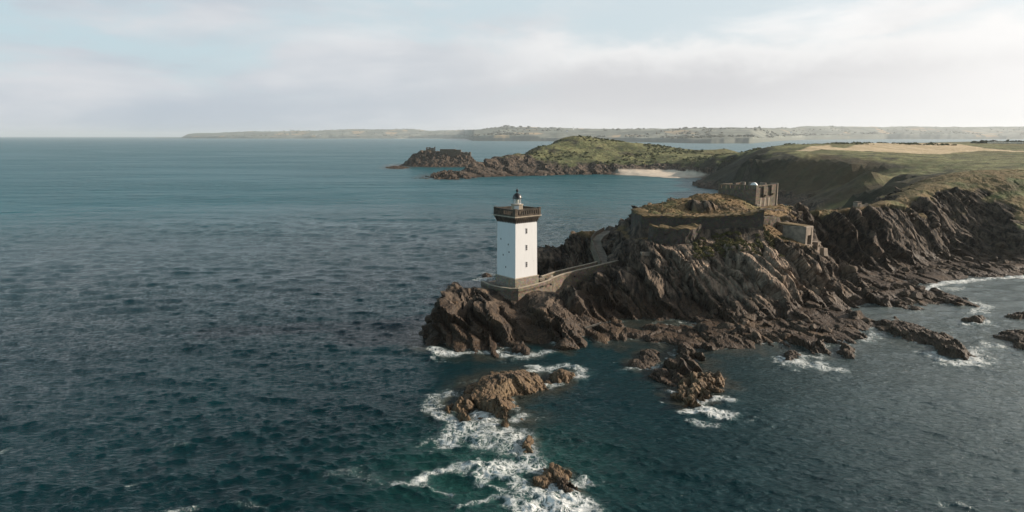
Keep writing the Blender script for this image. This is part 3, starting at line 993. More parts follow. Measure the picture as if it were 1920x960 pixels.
rock('sea_rock', 'little pale foam-circled rock off the tip of the brown shelf', [(1812, 601), (1830, 594), (1850, 598), (1845, 605), (1822, 606)], [(1832, 599, 0.8)], 0.22, 22)
rock('sea_rock', 'crumbling rock nub at the end of the shelf, left of the long finger', [(1572, 664), (1580, 650), (1602, 648), (1604, 662), (1590, 670)], [(1588, 656, 1.3)], 0.2, 23)
rock('sea_rock', 'low awash rock in white foam before the weedy shelf', [(1462, 672), (1475, 660), (1500, 664), (1495, 676), (1475, 680)], [(1482, 668, 0.5)], 0.2, 24)
rock('sea_rock', 'tiny lone reddish rock in foam left of the lighthouse base', [(904, 519), (908, 514), (918, 514), (922, 519), (912, 522)], [(913, 515, 1.6)], 0.3, 25, warp=0.4)
far_amps = [(9.0, (0.8, 1.2, 1.3), 2.2, 300, 0.4), (3.5, (0.7, 1.2, 1.4), 0.9, 330, 0.4)]
rock('fort_islet', 'distant rocky islet carrying a ruined fort, beyond the green hill point',
     [(752, 309.5), (770, 312.5), (820, 313), (880, 312.5), (905, 310), (900, 307.5), (860, 307), (790, 307), (760, 308)],
     [(765, 298, 905), (775, 289, 912), (790, 283, 912), (805, 280.5, 912), (822, 285, 912), (830, 287, 905), (850, 289, 905), (870, 290.5, 905), (888, 295, 905), (800, 300, 895), (850, 301, 893), (880, 302, 893), (840, 288, 930), (875, 291, 930)],
     1.2, 40, [(8.0, (0.7, 1.2, 1.3), 1.0, 300, 0.4), (3.5, (0.7, 1.2, 1.4), 0.45, 330, 0.4)], group='islets offshore', wetline=4.0, turfz=20, warp=3.0)
rock('sea_rock', 'flat skerry with surf just left of the distant fort islet', [(722, 315), (735, 311.5), (755, 311.5), (765, 315), (745, 317.5)], [(742, 313, 2.0)], 0.8, 41, far_amps[1:], wetline=9, warp=2)
rock('sea_rock', 'dark low reef running out from the rocky point of the green hill', [(798, 333), (815, 327), (840, 322), (865, 326), (880, 333), (840, 336)],
     [(815, 329, 2.2), (838, 323.5, 5.0), (858, 328, 3.0)], 0.8, 42, far_amps, wetline=9, warp=2)


def land_height(x, y):
    z = np.full(len(x), -30.0)
    for G in GRIDS:
        m = (x > G['x0'] - 1) & (x < G['x0'] + G['res'] * G['nx'] + 1) & (y > G['y0'] - 1) & (y < G['y0'] + G['res'] * G['ny'] + 1)
        if m.any():
            z[m] = np.maximum(z[m], height_at(G, x[m], y[m]))
    return z


# ------------------------------------------------------------------ the sea
def ocean_patch(N, L, wind_ang, V, seed, lo, hi):
    """one band of a wind-sea spectrum as a tileable height map with horizontal shifts"""
    r = np.random.default_rng(seed)
    k1 = np.fft.fftfreq(N, L / N) * 2 * np.pi
    kx, ky = np.meshgrid(k1, k1)
    kk = np.hypot(kx, ky)
    kk[0, 0] = 1e-6
    Lw = V * V / 9.81
    cosw = (kx * math.cos(wind_ang) + ky * math.sin(wind_ang)) / kk
    S = np.exp(-1 / (kk * Lw) ** 2) / kk ** 4 * (0.07 + cosw ** 4)
    lam = 2 * np.pi / kk
    S *= (lam >= lo) & (lam < hi)
    S[0, 0] = 0
    h = np.sqrt(S) * (r.normal(size=(N, N)) + 1j * r.normal(size=(N, N)))
    Z = np.fft.ifft2(h).real
    sl = np.fft.ifft2(1j * kx * h).real
    s2 = np.fft.ifft2(1j * ky * h).real
    DX = np.fft.ifft2(-1j * kx / kk * h).real
    DY = np.fft.ifft2(-1j * ky / kk * h).real
    sc = 1.0 / math.sqrt((sl ** 2).mean() + (s2 ** 2).mean())
    return Z * sc, DX * sc, DY * sc, L, N


def samp(pt, x, y, ang):
    Z, DX, DY, L, N = pt
    c, s = math.cos(ang), math.sin(ang)
    u = ((x * c + y * s) / L * N) % N
    v = ((-x * s + y * c) / L * N) % N
    i, j = np.floor(u).astype(int) % N, np.floor(v).astype(int) % N
    fu, fv = u - np.floor(u), v - np.floor(v)
    i2, j2 = (i + 1) % N, (j + 1) % N
    r = []
    for A in (Z, DX, DY):
        r.append(A[j, i] * (1 - fu) * (1 - fv) + A[j, i2] * fu * (1 - fv) + A[j2, i] * (1 - fu) * fv + A[j2, i2] * fu * fv)
    z, a, b = r
    return z, a * c - b * s, a * s + b * c


def seg_dist(x, y, a, b):
    ax, ay = a
    bx, by = b
    t = np.clip(((x - ax) * (bx - ax) + (y - ay) * (by - ay)) / max((bx - ax) ** 2 + (by - ay) ** 2, 1e-6), 0, 1)
    return np.hypot(x - ax - t * (bx - ax), y - ay - t * (by - ay))


# streaks of white water: (pixel path, half width in metres, strength)
FOAM = [
    ([(852, 812), (880, 808), (905, 815), (940, 815), (965, 822), (985, 850)], 1.9, 0.9),
    ([(905, 832), (940, 838), (975, 850), (1000, 868)], 1.7, 0.85),
    ([(835, 830), (862, 800)], 0.9, 1.0),
    ([(790, 900), (808, 884), (850, 876), (890, 872), (925, 880)], 0.9, 0.95),
    ([(925, 882), (950, 872), (985, 872), (1010, 878)], 1.5, 1.0),
    ([(895, 858), (930, 885), (905, 905)], 0.35, 0.85),
    ([(976, 905), (985, 925), (1010, 925), (1040, 915)], 1.0, 1.0),
    ([(1000, 958), (1035, 945), (1070, 935), (1085, 950)], 1.7, 1.1),
    ([(1000, 990), (1060, 970), (1085, 945)], 1.8, 1.1),
    ([(860, 948), (900, 935), (940, 925), (965, 950)], 0.30, 0.8),
    ([(890, 905), (940, 915), (980, 935)], 0.35, 0.75),
    ([(740, 905), (800, 912), (845, 925)], 0.35, 0.7),
    ([(800, 770), (820, 745), (848, 738)], 1.4, 0.75),
    ([(805, 770), (830, 785), (855, 790)], 1.1, 0.85),
    ([(895, 780), (908, 790), (920, 800)], 1.0, 0.95),
    ([(968, 790), (985, 778)], 0.9, 0.8),
    ([(815, 655), (830, 662), (852, 664)], 1.3, 1.05),
    ([(855, 662), (900, 660), (940, 664), (985, 668), (1030, 660)], 1.0, 0.85),
    ([(945, 666), (990, 668)], 0.7, 0.9),
    ([(980, 700), (1010, 692), (1060, 686), (1090, 692), (1088, 706)], 0.9, 0.9),
    ([(1040, 700), (1070, 706)], 0.8, 1.0),
    ([(1025, 722), (1050, 722)], 0.6, 0.9),
    ([(1185, 692), (1225, 690)], 0.8, 0.8),
    ([(1300, 770), (1330, 772), (1350, 780)], 1.3, 1.05),
    ([(1300, 755), (1350, 748), (1368, 752)], 1.0, 0.95),
    ([(1300, 790), (1340, 800)], 0.7, 0.8),
    ([(1255, 735), (1275, 745)], 0.6, 0.85),
    ([(1268, 772), (1290, 770)], 0.35, 0.7),
    ([(1465, 675), (1500, 680), (1540, 688), (1570, 694)], 1.5, 0.9),
    ([(1500, 665), (1540, 672)], 1.0, 0.85),
    ([(1620, 640), (1640, 628)], 0.8, 0.8),
    ([(1745, 665), (1790, 682), (1825, 680), (1828, 662)], 1.2, 0.95),
    ([(1735, 545), (1760, 533), (1830, 526), (1920, 519), (2000, 512)], 1.2, 1.05),
    ([(1750, 545), (1800, 540)], 1.0, 0.75),
    ([(1825, 585), (1855, 575), (1830, 568)], 1.2, 0.9),
    ([(1810, 608), (1850, 604)], 0.9, 0.9),
    ([(1845, 645), (1870, 650)], 1.3, 0.75),
    ([(240, 912), (262, 906)], 0.3, 0.62), ([(325, 958), (365, 950)], 0.5, 0.66), ([(0, 846), (14, 840)], 0.4, 0.66), ([(315, 836), (345, 834)], 0.4, 0.5),
    ([(455, 945), (500, 950)], 0.4, 0.55), ([(610, 890), (650, 880), (700, 895)], 0.9, 0.5), ([(1770, 945), (1800, 945), (1820, 955)], 0.4, 0.6),
    ([(900, 524), (922, 522)], 1.6, 0.9), ([(905, 512), (930, 516)], 1.4, 0.6),
    ([(735, 309), (758, 310)], 5.0, 1.0), ([(800, 335), (835, 335)], 3.0, 0.8),
]


def build_sea():
    dth = R(0.036)
    th = np.arange(R(35.0), R(0.12), -dth)
    rr = CAM_H / np.tan(th)
    rr = np.concatenate((np.array([1.0, 12.0, 30.0, 45.0]), rr[rr > 50], np.geomspace(rr[-1] * 1.06, 26000, 14)))
    az = np.concatenate((np.linspace(R(-180), R(-52), 24, endpoint=False), np.linspace(R(-52), R(52), 980), np.linspace(R(52), R(180), 24)[1:-1]))
    nr, na = len(rr), len(az)
    RR, AA = np.meshgrid(rr, az, indexing='ij')
    x, y = (RR * np.sin(AA)).ravel(), (RR * np.cos(AA)).ravel()
    r = RR.ravel()
    sp = np.maximum((r * r + CAM_H ** 2) / CAM_H * dth, r * R(104) / 980)
    inside = np.abs(AA.ravel()) < R(51.5)
    z = np.zeros(len(x))
    dx = np.zeros(len(x))
    dy = np.zeros(len(x))
    big = fbm(np.stack((x / 140, y / 60, x * 0), 1), 3, 77)
    gust = 0.85 + 0.35 * np.clip(big, -1, 1)
    depth = np.clip(-land_height(x, y), 0, 30)
    lee = 0.55 + 0.45 * ss(depth, 0.1, 1.8)
    bands = [(512, 230.0, R(62), 6.5, 1, 9.0, 40.0, 0.036, 0.25), (1024, 173.0, R(80), 5.5, 2, 2.6, 9.0, 0.105, 0.7), (1024, 61.0, R(75), 5.0, 3, 0.75, 2.6, 0.185, 2.6)]
    for (N, L, wa, V, sd, lo, hi, slope, lim) in bands:
        pt = ocean_patch(N, L, wa, V, sd, lo, hi)
        pt2 = ocean_patch(N, L * 0.731, wa + R(11) - R(33), V, sd + 50, lo, hi)
        fade = (1 - ss(sp, lo * 0.36, lo * 1.25)) * inside
        m = fade > 0.001
        for q, an, wgt in ((pt, 0.0, 0.78), (pt2, R(33), 0.62)):
            a, b, c = samp(q, x[m], y[m], an)
            am = slope * wgt * fade[m] * gust[m] * lee[m]
            z[m] += a * am
            dx[m] -= b * am * 1.15                      # pinched crests, broad troughs
            dy[m] -= c * am * 1.15
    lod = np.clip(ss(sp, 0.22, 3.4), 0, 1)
    # white water
    foam = np.zeros(len(x))
    mcl = (r < 1200) & inside
    xs, ys = x[mcl], y[mcl]
    f = np.zeros(len(xs))
    edge = fbm(np.stack((xs / 2.0, ys / 2.0, xs * 0), 1), 4, 91)
    for path, wd, st in FOAM:
        if wd <= 0.25:
            st *= 0.74
        pts = [P(*q) for q in path]
        bx = [min(q[0] for q in pts) - 5 * wd, max(q[0] for q in pts) + 5 * wd, min(q[1] for q in pts) - 5 * wd, max(q[1] for q in pts) + 5 * wd]
        mm = (xs > bx[0]) & (xs < bx[1]) & (ys > bx[2]) & (ys < bx[3])
        if not mm.any():
            continue
        d = np.full(mm.sum(), 1e9)
        for a, b in zip(pts[:-1], pts[1:]):
            d = np.minimum(d, seg_dist(xs[mm], ys[mm], a, b))
        d = d * (1 + 0.55 * edge[mm])
        f[mm] = np.maximum(f[mm], st * (1 - ss(d, wd * 0.25, wd * 2.7)))
    dp = depth[mcl]
    wob = fbm(np.stack((xs / 5.0, ys / 5.0, xs * 0), 1), 3, 93)
    shore = (1 - ss(dp + wob * 0.4, 0.05, 1.1)) * ss(wob, -0.45, 0.45)
    f = np.maximum(f, shore * 0.72 * (ys < 300) + shore * 0.4 * (ys >= 300))
    foam[mcl] = f
    shal = np.zeros(len(x))
    shal[mcl] = 1 - ss(dp + 0.4 * wob, 0.2, 3.4)
    churn = np.zeros(len(x))
    cx_, cy_ = P(930, 880)
    churn[mcl] = np.exp(-(((xs - cx_) / 13) ** 2 + ((ys - cy_) / 12) ** 2))
    z += foam * (0.12 + 0.30 * np.clip(fbm(np.stack((x / 1.6, y / 1.6, x * 0), 1), 3, 95), -0.4, 1)) * (r < 260)
    zz = np.where(inside, z, 0.0)
    co = np.stack((x + dx, y + dy, zz), 1)
    idx = np.arange(nr * na).reshape(nr, na)
    nxt = np.roll(idx, -1, 1)
    fc = np.stack((idx[:-1], idx[1:], nxt[1:], nxt[:-1]), 2).reshape(-1, 4)
    # inner cap
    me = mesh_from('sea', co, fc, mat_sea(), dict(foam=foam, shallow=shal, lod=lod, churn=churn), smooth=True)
    o = link('sea', me)
    tag(o, kind='structure')
    return o


def mat_sea():
    m, g, b, pos, out = new_mat("sea_water")
    foam, shal, lod, churn = g.attr('foam'), g.attr('shallow'), g.attr('lod'), g.attr('churn')
    n0 = g.noise(pos, 0.012, 4, 0.6)
    deep = g.mix(g.step(n0, 0.35, 0.65), (0.0005, 0.0150, 0.0188), (0.0015, 0.0240, 0.0290))
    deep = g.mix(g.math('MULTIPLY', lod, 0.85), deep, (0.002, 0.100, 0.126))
    deep = g.mix(g.math('MULTIPLY', churn, 0.8), deep, (0.014, 0.060, 0.050))
    sh = g.mix(g.step(g.noise(pos, 0.35, 4, 0.6), 0.35, 0.65), (0.030, 0.030, 0.022), (0.060, 0.050, 0.034))
    col = g.mix(g.math('MULTIPLY', shal, 0.65), deep, sh)
    sxyz = g.n('ShaderNodeSeparateXYZ')
    g.link(pos, sxyz.inputs[0])
    bay_sheen = g.math('MULTIPLY', g.step(sxyz.outputs[0], 20, 95), g.step(sxyz.outputs[1], 330, 230))
    col = g.mix(g.math('MULTIPLY', bay_sheen, 0.8), col, (0.095, 0.120, 0.118))      # paler colour stands in for bright sky reflected in the bay
    g.link(g.mixf(bay_sheen, g.mixf(lod, 0.40, 0.26), 0.62), b.inputs['Specular IOR Level'])
    g.link(g.mix(bay_sheen, (0.58, 0.92, 1.0), (1.0, 1.0, 0.98)), b.inputs['Specular Tint'])
    # lace of foam
    w = g.vmath('ADD', pos, g.vmath('SCALE', g.n('ShaderNodeTexNoise').outputs['Color'], 0.0))
    nz = g.n('ShaderNodeTexNoise')
    g.link(pos, nz.inputs['Vector'])
    nz.inputs['Scale'].default_value = 0.55
    nz.inputs['Detail'].default_value = 4
    w = g.vmath('ADD', pos, g.vmath('SCALE', nz.outputs['Color'], 2.4))
    flat = g.mapping(w, scale=(1.0, 0.7, 0.0))
    e1 = g.voro(flat, 0.95, 'DISTANCE_TO_EDGE').outputs[0]
    e2 = g.voro(flat, 2.6, 'DISTANCE_TO_EDGE').outputs[0]
    e = g.math('MINIMUM', g.math('MULTIPLY', e1, 1.1), g.math('MULTIPLY', e2, 2.0))
    pn = g.noise(g.mapping(pos, scale=(1, 1, 0)), 0.8, 6, 0.7)
    fine = g.noise(g.mapping(pos, scale=(1, 1, 0)), 4.5, 4, 0.7)
    lace = g.math('SUBTRACT', 1.0, g.step(e, 0.0, 0.42))
    val = g.math('ADD', g.math('MULTIPLY', lace, 0.50), g.math('ADD', g.math('MULTIPLY', pn, 0.75), g.math('MULTIPLY', fine, 0.40)))
    thr = g.math('SUBTRACT', 1.36, g.math('MULTIPLY', foam, 0.58))
    fm = g.math('MULTIPLY', g.math('SUBTRACT', val, thr), 2.6, clamp=True)
    fm = g.math('MULTIPLY', fm, g.step(foam, 0.04, 0.22))
    # tiny whitecaps out on the open water
    wc = g.noise(g.mapping(pos, scale=(0.30, 0.75, 0), loc=(7, 3, 0)), 0.33, 6, 0.72)
    caps = g.math('MULTIPLY', g.step(wc, 0.735, 0.80), g.math('SUBTRACT', 1.0, lod))
    fm = g.math('MAXIMUM', fm, g.math('MULTIPLY', caps, 0.5))
    milky = g.math('MULTIPLY', g.step(foam, 0.15, 1.0), 0.22)
    col = g.mix(milky, col, (0.20, 0.30, 0.29))
    col = g.mix(fm, col, (0.74, 0.76, 0.76))
    g.link(col, b.inputs['Base Color'])
    b.inputs['IOR'].default_value = 1.333
    b.inputs['Specular Tint'].default_value = (0.62, 0.96, 1.0, 1)
    rw = g.mixf(lod, 0.06, 0.28)
    g.link(g.mixf(fm, rw, 0.85), b.inputs['Roughness'])
    st = g.mapping(pos, rot=(0, 0, R(-14)), scale=(0.42, 1.0, 0.0))
    b1 = g.noise(st, 1.9, 4, 0.62, 0.4)
    b2 = g.noise(st, 0.32, 4, 0.62, 0.5)
    b3 = g.noise(st, 0.07, 3, 0.6, 0.4)
    slick = g.noise(g.mapping(pos, scale=(0.35, 1, 0), rot=(0, 0, R(-20))), 0.010, 3, 0.55)
    sl = g.step(slick, 0.34, 0.62, 0.35, 1.15)
    hh = g.math('ADD', g.math('MULTIPLY', b1, 0.42), g.math('MULTIPLY', g.math('MULTIPLY', b2, 1.9), g.mixf(lod, 0.12, 1.0)))
    hh = g.math('ADD', hh, g.math('MULTIPLY', g.math('MULTIPLY', b3, 4.5), g.math('MULTIPLY', lod, lod)))
    hh = g.math('ADD', g.math('MULTIPLY', hh, sl), g.math('MULTIPLY', fm, 0.12))
    bump(g, b, hh, 1.0, 1.0)
    return m


sea = build_sea()

# ------------------------------------------------------------------ lighthouse
LH = empty('lighthouse', (1.08, 143.6, 7.3), R(40))
tag(LH, 'tall square white lighthouse with black dome on the rock at the headland tip', 'lighthouse')
MB().prism([(-3.32, -3.32), (3.32, -3.32), (3.32, 3.32), (-3.32, 3.32)], -1.3, 2.3, 0.985).build('plinth', M_GRANITE, LH)
MB().prism([(-3.06, -3.06), (3.06, -3.06), (3.06, 3.06), (-3.06, 3.06)], 2.3, 14.4, 0.965).build('tower_shaft', M_WHITE, LH)
MB().prism([(-3.40, -3.40), (3.40, -3.40), (3.40, 3.40), (-3.40, 3.40)], 2.22, 2.36, 0.96).build('plinth_moulding', M_COPING, LH)
# brackets under the gallery
cb = MB()
cb.prism([(-0.16, -0.62), (0.16, -0.62), (0.16, 0.0), (-0.16, 0.0)], [0.5, 0.5, -0.55, -0.55], 0.75)
cme = None
for side in range(4):
    for i in range(12):
        u = -2.9 + 5.8 * i / 11
        a = side * math.pi / 2
        x, y = u, -2.94
        lx, ly = x * math.cos(a) - y * math.sin(a), x * math.sin(a) + y * math.cos(a)
        if cme is None:
            o = cb.build('corbel', M_DARKSTONE, LH)
            cme = o.data
        else:
            o = link('corbel', cme, LH)
        o.location = (lx, ly, 14.3)
        o.rotation_euler = (0, 0, a)
MB().prism([(-3.42, -3.42), (3.42, -3.42), (3.42, 3.42), (-3.42, 3.42)], 14.75, 15.1).build('gallery_floor', M_DARKSTONE, LH)
MB().prism([(-3.66, -3.66), (3.66, -3.66), (3.66, 3.66), (-3.66, 3.66)], 15.1, 15.32).build('gallery_cornice', M_COPING, LH)
pp = MB()
for side in range(4):
    a = side * math.pi / 2
    t = np.array((math.cos(a), math.sin(a)))
    n_ = np.array((math.sin(a), -math.cos(a)))
    p0, p1 = n_ * 3.45 - t * 3.05, n_ * 3.45 + t * 3.05
    ops = [(0.35 + i * 0.62, 0.35 + i * 0.62 + 0.30, 15.62, 16.42) for i in range(9)]
    pp.wall(p0, p1, 15.32, 16.60, 0.28, ops)
    q0, q1 = n_ * 3.52 - t * 3.05, n_ * 3.52 + t * 3.05
    pp.wall(q0, q1, 16.60, 16.74, 0.42)
pp.build('parapet', M_DARKSTONE, LH)
for sx in (-1, 1):
    for sy in (-1, 1):
        k = MB().box((sx * 3.27, sy * 3.27, 16.06), (0.52, 0.52, 1.48)).box((sx * 3.27, sy * 3.27, 16.84), (0.62, 0.62, 0.12))
        k.build('corner_post', M_DARKSTONE, LH)
MB().lathe([(1.22, 15.32), (1.22, 17.25), (1.38, 17.30), (1.38, 17.5), (1.0, 17.55)], 8, rot=R(22.5)).build('lantern_base', M_COPING, LH)
MB().box((-0.86, -0.86, 16.35), (0.95, 0.10, 1.75), R(-45)).build('lantern_door', M_WHITE, LH)
MB().lathe([(0.80, 17.55), (0.80, 18.72)], 12).build('lantern_glass', M_GLASS, LH)
gb = MB()
for i in range(8):
    a = i * math.pi / 4 + 0.2
    gb.box((0.83 * math.cos(a), 0.83 * math.sin(a), 18.14), (0.07, 0.07, 1.2), a)
gb.lathe([(0.86, 17.52), (0.86, 17.62), (0.78, 17.62)], 16)
gb.build('glazing_bar', M_WHITE, LH)
MB().lathe([(0.18, 17.55), (0.34, 17.8), (0.38, 18.1), (0.30, 18.45), (0.12, 18.62)], 12).build('lens', M_LENS, LH, smooth=True)
dm = [(1.02, 18.70), (1.02, 18.80)] + [(0.98 * math.cos(R(t)), 18.80 + 1.02 * math.sin(R(t))) for t in range(8, 82, 9)] + [(0.12, 19.86), (0.10, 20.0)]
MB().lathe(dm, 20).build('dome', M_BLACK, LH, smooth=True)
MB().lathe([(0.07, 19.95), (0.12, 20.05), (0.28, 20.2), (0.31, 20.36), (0.26, 20.5), (0.10, 20.62), (0.03, 20.75), (0.02, 21.0)], 12).build('finial', M_BLACK, LH, smooth=True)
for zz in (5.0, 8.6, 12.1):
    y_ = -3.065 + 0.1 * (zz - 2.3) / 12.1
    w = MB().box((0.05, y_, zz), (0.46, 0.10, 1.20)).build('window', M_FRAME, LH)
    for q in (-0.35, 0.0, 0.35):
        MB().box((0.05, y_ - 0.045, zz + q), (0.32, 0.06, 0.28)).build('pane', M_WINDOW, w)

for px, py in ((938.5, 449), (952.5, 457), (943, 478), (954, 471), (948, 500)):
    MB().box((-3.05 + 0.008 * (518 - py) / 8.75, -3.06 + (966 - px) / 35 * 6.12, 2.3 + (518 - py) / 105 * 12), (0.10, 0.22, 0.34)).build('vent', M_WINDOW, LH)

# platform round the foot of the lighthouse
front = [P(*q, 8.0) for q in [(902, 527), (918, 534.5), (940, 539), (958, 541.5), (972, 541), (1000, 534.5), (1018, 529.5), (1031, 525), (1038, 520.5), (1037, 516.5)]]
front = [front[0]] + front[1:]
back = [(9.5, 148.6), (6.5, 151.5), (2.0, 151.6), (-2.5, 149.8), (-6.0, 146.0)]
plat = front + back
tg = MB().prism(plat, 2.0, 7.32)
PL = tg.build('lighthouse_platform', M_MASON)
tag(PL, 'curved stone retaining platform around the foot of the white lighthouse', 'platform')


def weather(o, cuts, amt, seed, lip=0.0):
    bm = bmesh.new()
    bm.from_mesh(o.data)
    bmesh.ops.subdivide_edges(bm, edges=bm.edges[:], cuts=cuts, use_grid_fill=True)
    bmesh.ops.triangulate(bm, faces=[f for f in bm.faces if len(f.verts) > 4])
    co = np.array([v.co[:] for v in bm.verts])
    d = np.stack([fbm(co * 0.7 + k, 3, seed + k) for k in (0, 11, 23)], 1) * amt
    d2 = np.stack([fbm(co * 2.1 + k, 2, seed + k) for k in (0, 11, 23)], 1) * amt * 0.4
    for v, q in zip(bm.verts, co + d + d2):
        v.co = q
    bm.to_mesh(o.data)
    bm.free()


def ribbon(pts, w, z0, z1):
    """wall of width w along a polyline with its outer face on the line"""
    mb = MB()
    n = len(pts)
    z0 = z0 if hasattr(z0, '__len__') else [z0] * n
    z1 = z1 if hasattr(z1, '__len__') else [z1] * n
    P2 = np.array(pts, float)
    t = np.gradient(P2, axis=0)
    t /= np.linalg.norm(t, axis=1)[:, None]
    nn = np.stack((-t[:, 1], t[:, 0]), 1) * w
    q = P2 + nn
    vs, fs = [], []
    for i in range(n):
        vs += [(*P2[i], z0[i]), (*q[i], z0[i]), (*q[i], z1[i]), (*P2[i], z1[i])]
    for i in range(n - 1):
        a, b = 4 * i, 4 * i + 4
        fs += [(a, b, b + 3, a + 3), (a + 3, b + 3, b + 2, a + 2), (a + 2, b + 2, b + 1, a + 1), (a + 1, b + 1, b, a)]
    fs += [(0, 3, 2, 1), (4 * n - 4, 4 * n - 3, 4 * n - 2, 4 * n - 1)]
    mb.add(vs, fs)
    return mb


par = [(front[0][0] + 0.0, front[0][1])] + front[1:]
ribbon(par, 0.45, 7.0, 7.95).build('parapet', M_MASON, PL)
ribbon([(p[0], p[1] - 0.03) for p in par], 0.52, 7.953, 8.06).build('coping', M_COPING, PL)
for (px, py) in ((1003, 539), (1018, 536.5), (1033, 533)):
    x, y = P(px, py, 7.3)
    MB().box((x, y - 0.02, 7.25), (0.34, 0.3, 0.34), R(30)).build('drain_hole', M_DARKHOLE, PL)
bx_, by_ = P(1016, 524, 7.6)
MB().box((bx_, by_, 7.65), (1.3, 0.5, 0.6), R(28)).build('stone_bench', M_COPING)
tag(bpy.data.objects['stone_bench'], 'low pale stone bench on the platform beside the lighthouse plinth', 'bench')

# causeway
cz = [8.0, 8.15, 8.5, 9.0, 9.4, 9.7]
cpx = [(1036, 522), (1058, 514), (1085, 507), (1110, 501), (1135, 495), (1160, 489)]
cw = [P(u, v, z) for (u, v), z in zip(cpx, cz)]
CW = ribbon(cw, 0.45, 1.2, cz).build('causeway_wall', M_MASON)
tag(CW, 'long rubble stone causeway wall rising from the lighthouse platform to the headland', 'wall')
ribbon([(p[0], p[1] - 0.04) for p in cw], 0.54, [z + 0.003 for z in cz], [z + 0.13 for z in cz]).build('coping', M_COPING, CW)
pn_ = np.array(cw)
t_ = np.gradient(pn_, axis=0)
t_ /= np.linalg.norm(t_, axis=1)[:, None]
off = np.stack((-t_[:, 1], t_[:, 0]), 1)
ribbon([tuple(p) for p in pn_ + off * 0.455], 2.3, 1.2, [z - 0.75 for z in cz]).build('roadway', M_PATH, CW)
bw = [tuple(p) for p in (pn_ + off * 2.76)[:5]]
bz = [z + 0.05 for z in cz[:5]]
ribbon(bw, 0.40, 1.2, bz).build('rear_parapet', M_MASON, CW)
ribbon([(p[0], p[1] - 0.04) for p in bw], 0.48, [z + 0.003 for z in bz], [z + 0.12 for z in bz]).build('coping', M_COPING, CW)
hl = MB()
for (px, py, z) in ((1078, 518, 7.4),):
    x, y = P(px, py, z)
    hl.box((x, y, z), (0.35, 0.5, 0.35), R(45))
hl.build('drain_hole', M_DARKHOLE, CW)

# path climbing behind
pz = [9.0, 9.2, 9.8, 10.8, 12.0, 13.0, 13.5]
ppx = [(1137, 497), (1132, 488), (1127, 475), (1122, 462), (1118, 452), (1125, 443), (1141, 434)]
pw = [P(u, v, z) for (u, v), z in zip(ppx, pz)]
pa = np.array(pw)
t_ = np.gradient(pa, axis=0)
t_ /= np.linalg.norm(t_, axis=1)[:, None]
off = np.stack((-t_[:, 1], t_[:, 0]), 1)
PTH = ribbon([tuple(p) for p in pa - off * 1.1], 2.2, [z - 3.0 for z in pz], [z + 0.15 for z in pz]).build('path', M_PATH)
tag(PTH, kind='structure')
lw = ribbon([tuple(p) for p in (pa + off * 1.15)], 0.30, [z - 2.5 for z in pz], [z + 0.95 for z in pz]).build('path_wall', M_MASON)
tag(lw, 'low stone wall edging the shaded path that climbs behind the causeway', 'wall')
ribbon([tuple(p) for p in (pa + off * 1.12)], 0.36, [z + 0.953 for z in pz], [z + 1.03 for z in pz]).build('coping', M_MASON, lw)

# ------------------------------------------------------------------ fort on the headland
rpw = rampart_line
RZ = [Pd(*q)[2] for q in [(1184, 392.5, 172), (1193, 398, 168), (1203, 405, 164), (1250, 406, 163), (1300, 406.5, 162), (1350, 406, 161.4), (1400, 402.5, 161.2), (1433, 394, 161.2)]]
RX = [q[0] + q[1] * -0.02 for q in rpw]


def rtop(x, y):
    return float(np.interp(x - 0.02 * y, RX, RZ))


rwf = [tuple(q) for q in resample(rpw, 0.8)[0]] + [rpw[-1]]
RW = ribbon(rwf, 1.3, 12.0, [rtop(*q) + 0.16 * math.sin(i * 1.7) + 0.12 * math.sin(i * 0.61) for i, q in enumerate(rwf)]).build('rampart_wall', M_RAMPART)
tag(RW, 'long grass-topped rampart wall of the old fort above the headland cliff', 'wall')
# uneven turf cap with a ragged lip
cap = MB()
rs, _n = resample(rpw, 0.6)
capn = []
for i, q in enumerate(rs):
    capn.append(q)
capn = np.array(capn)
tt = np.gradient(capn, axis=0)
tt /= np.linalg.norm(tt, axis=1)[:, None]
no = np.stack((-tt[:, 1], tt[:, 0]), 1)
cols = []
M_TURF = mat_foliage("dry_turf", (0.060, 0.046, 0.022), (0.175, 0.122, 0.062), 1.1)
vv, ff = [], []
KC = [(-0.12, -0.25), (-0.15, 0.12), (0.4, 0.28), (1.3, 0.25), (2.4, 0.22), (3.4, 0.1), (4.2, -0.4)]
for i, q in enumerate(capn):
    for (w_, z_) in KC:
        jx = rng.normal() * 0.10 + 0.25 * math.sin(i * 0.9) * math.sin(i * 0.37)
        vv.append((q[0] + no[i, 0] * (w_ + jx), q[1] + no[i, 1] * (w_ + jx), rtop(*q) + z_ + rng.normal() * 0.09))
kk = len(KC)
for i in range(len(capn) - 1):
    for j in range(kk - 1):
        a = i * kk + j
        ff.append((a, a + kk, a + kk + 1, a + 1))
cap.add(vv, ff)
cap.build('turf_top', M_TURF, RW)
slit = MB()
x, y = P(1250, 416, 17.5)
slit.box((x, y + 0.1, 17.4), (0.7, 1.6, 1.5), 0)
slit.build('gateway', M_DARKHOLE, RW)

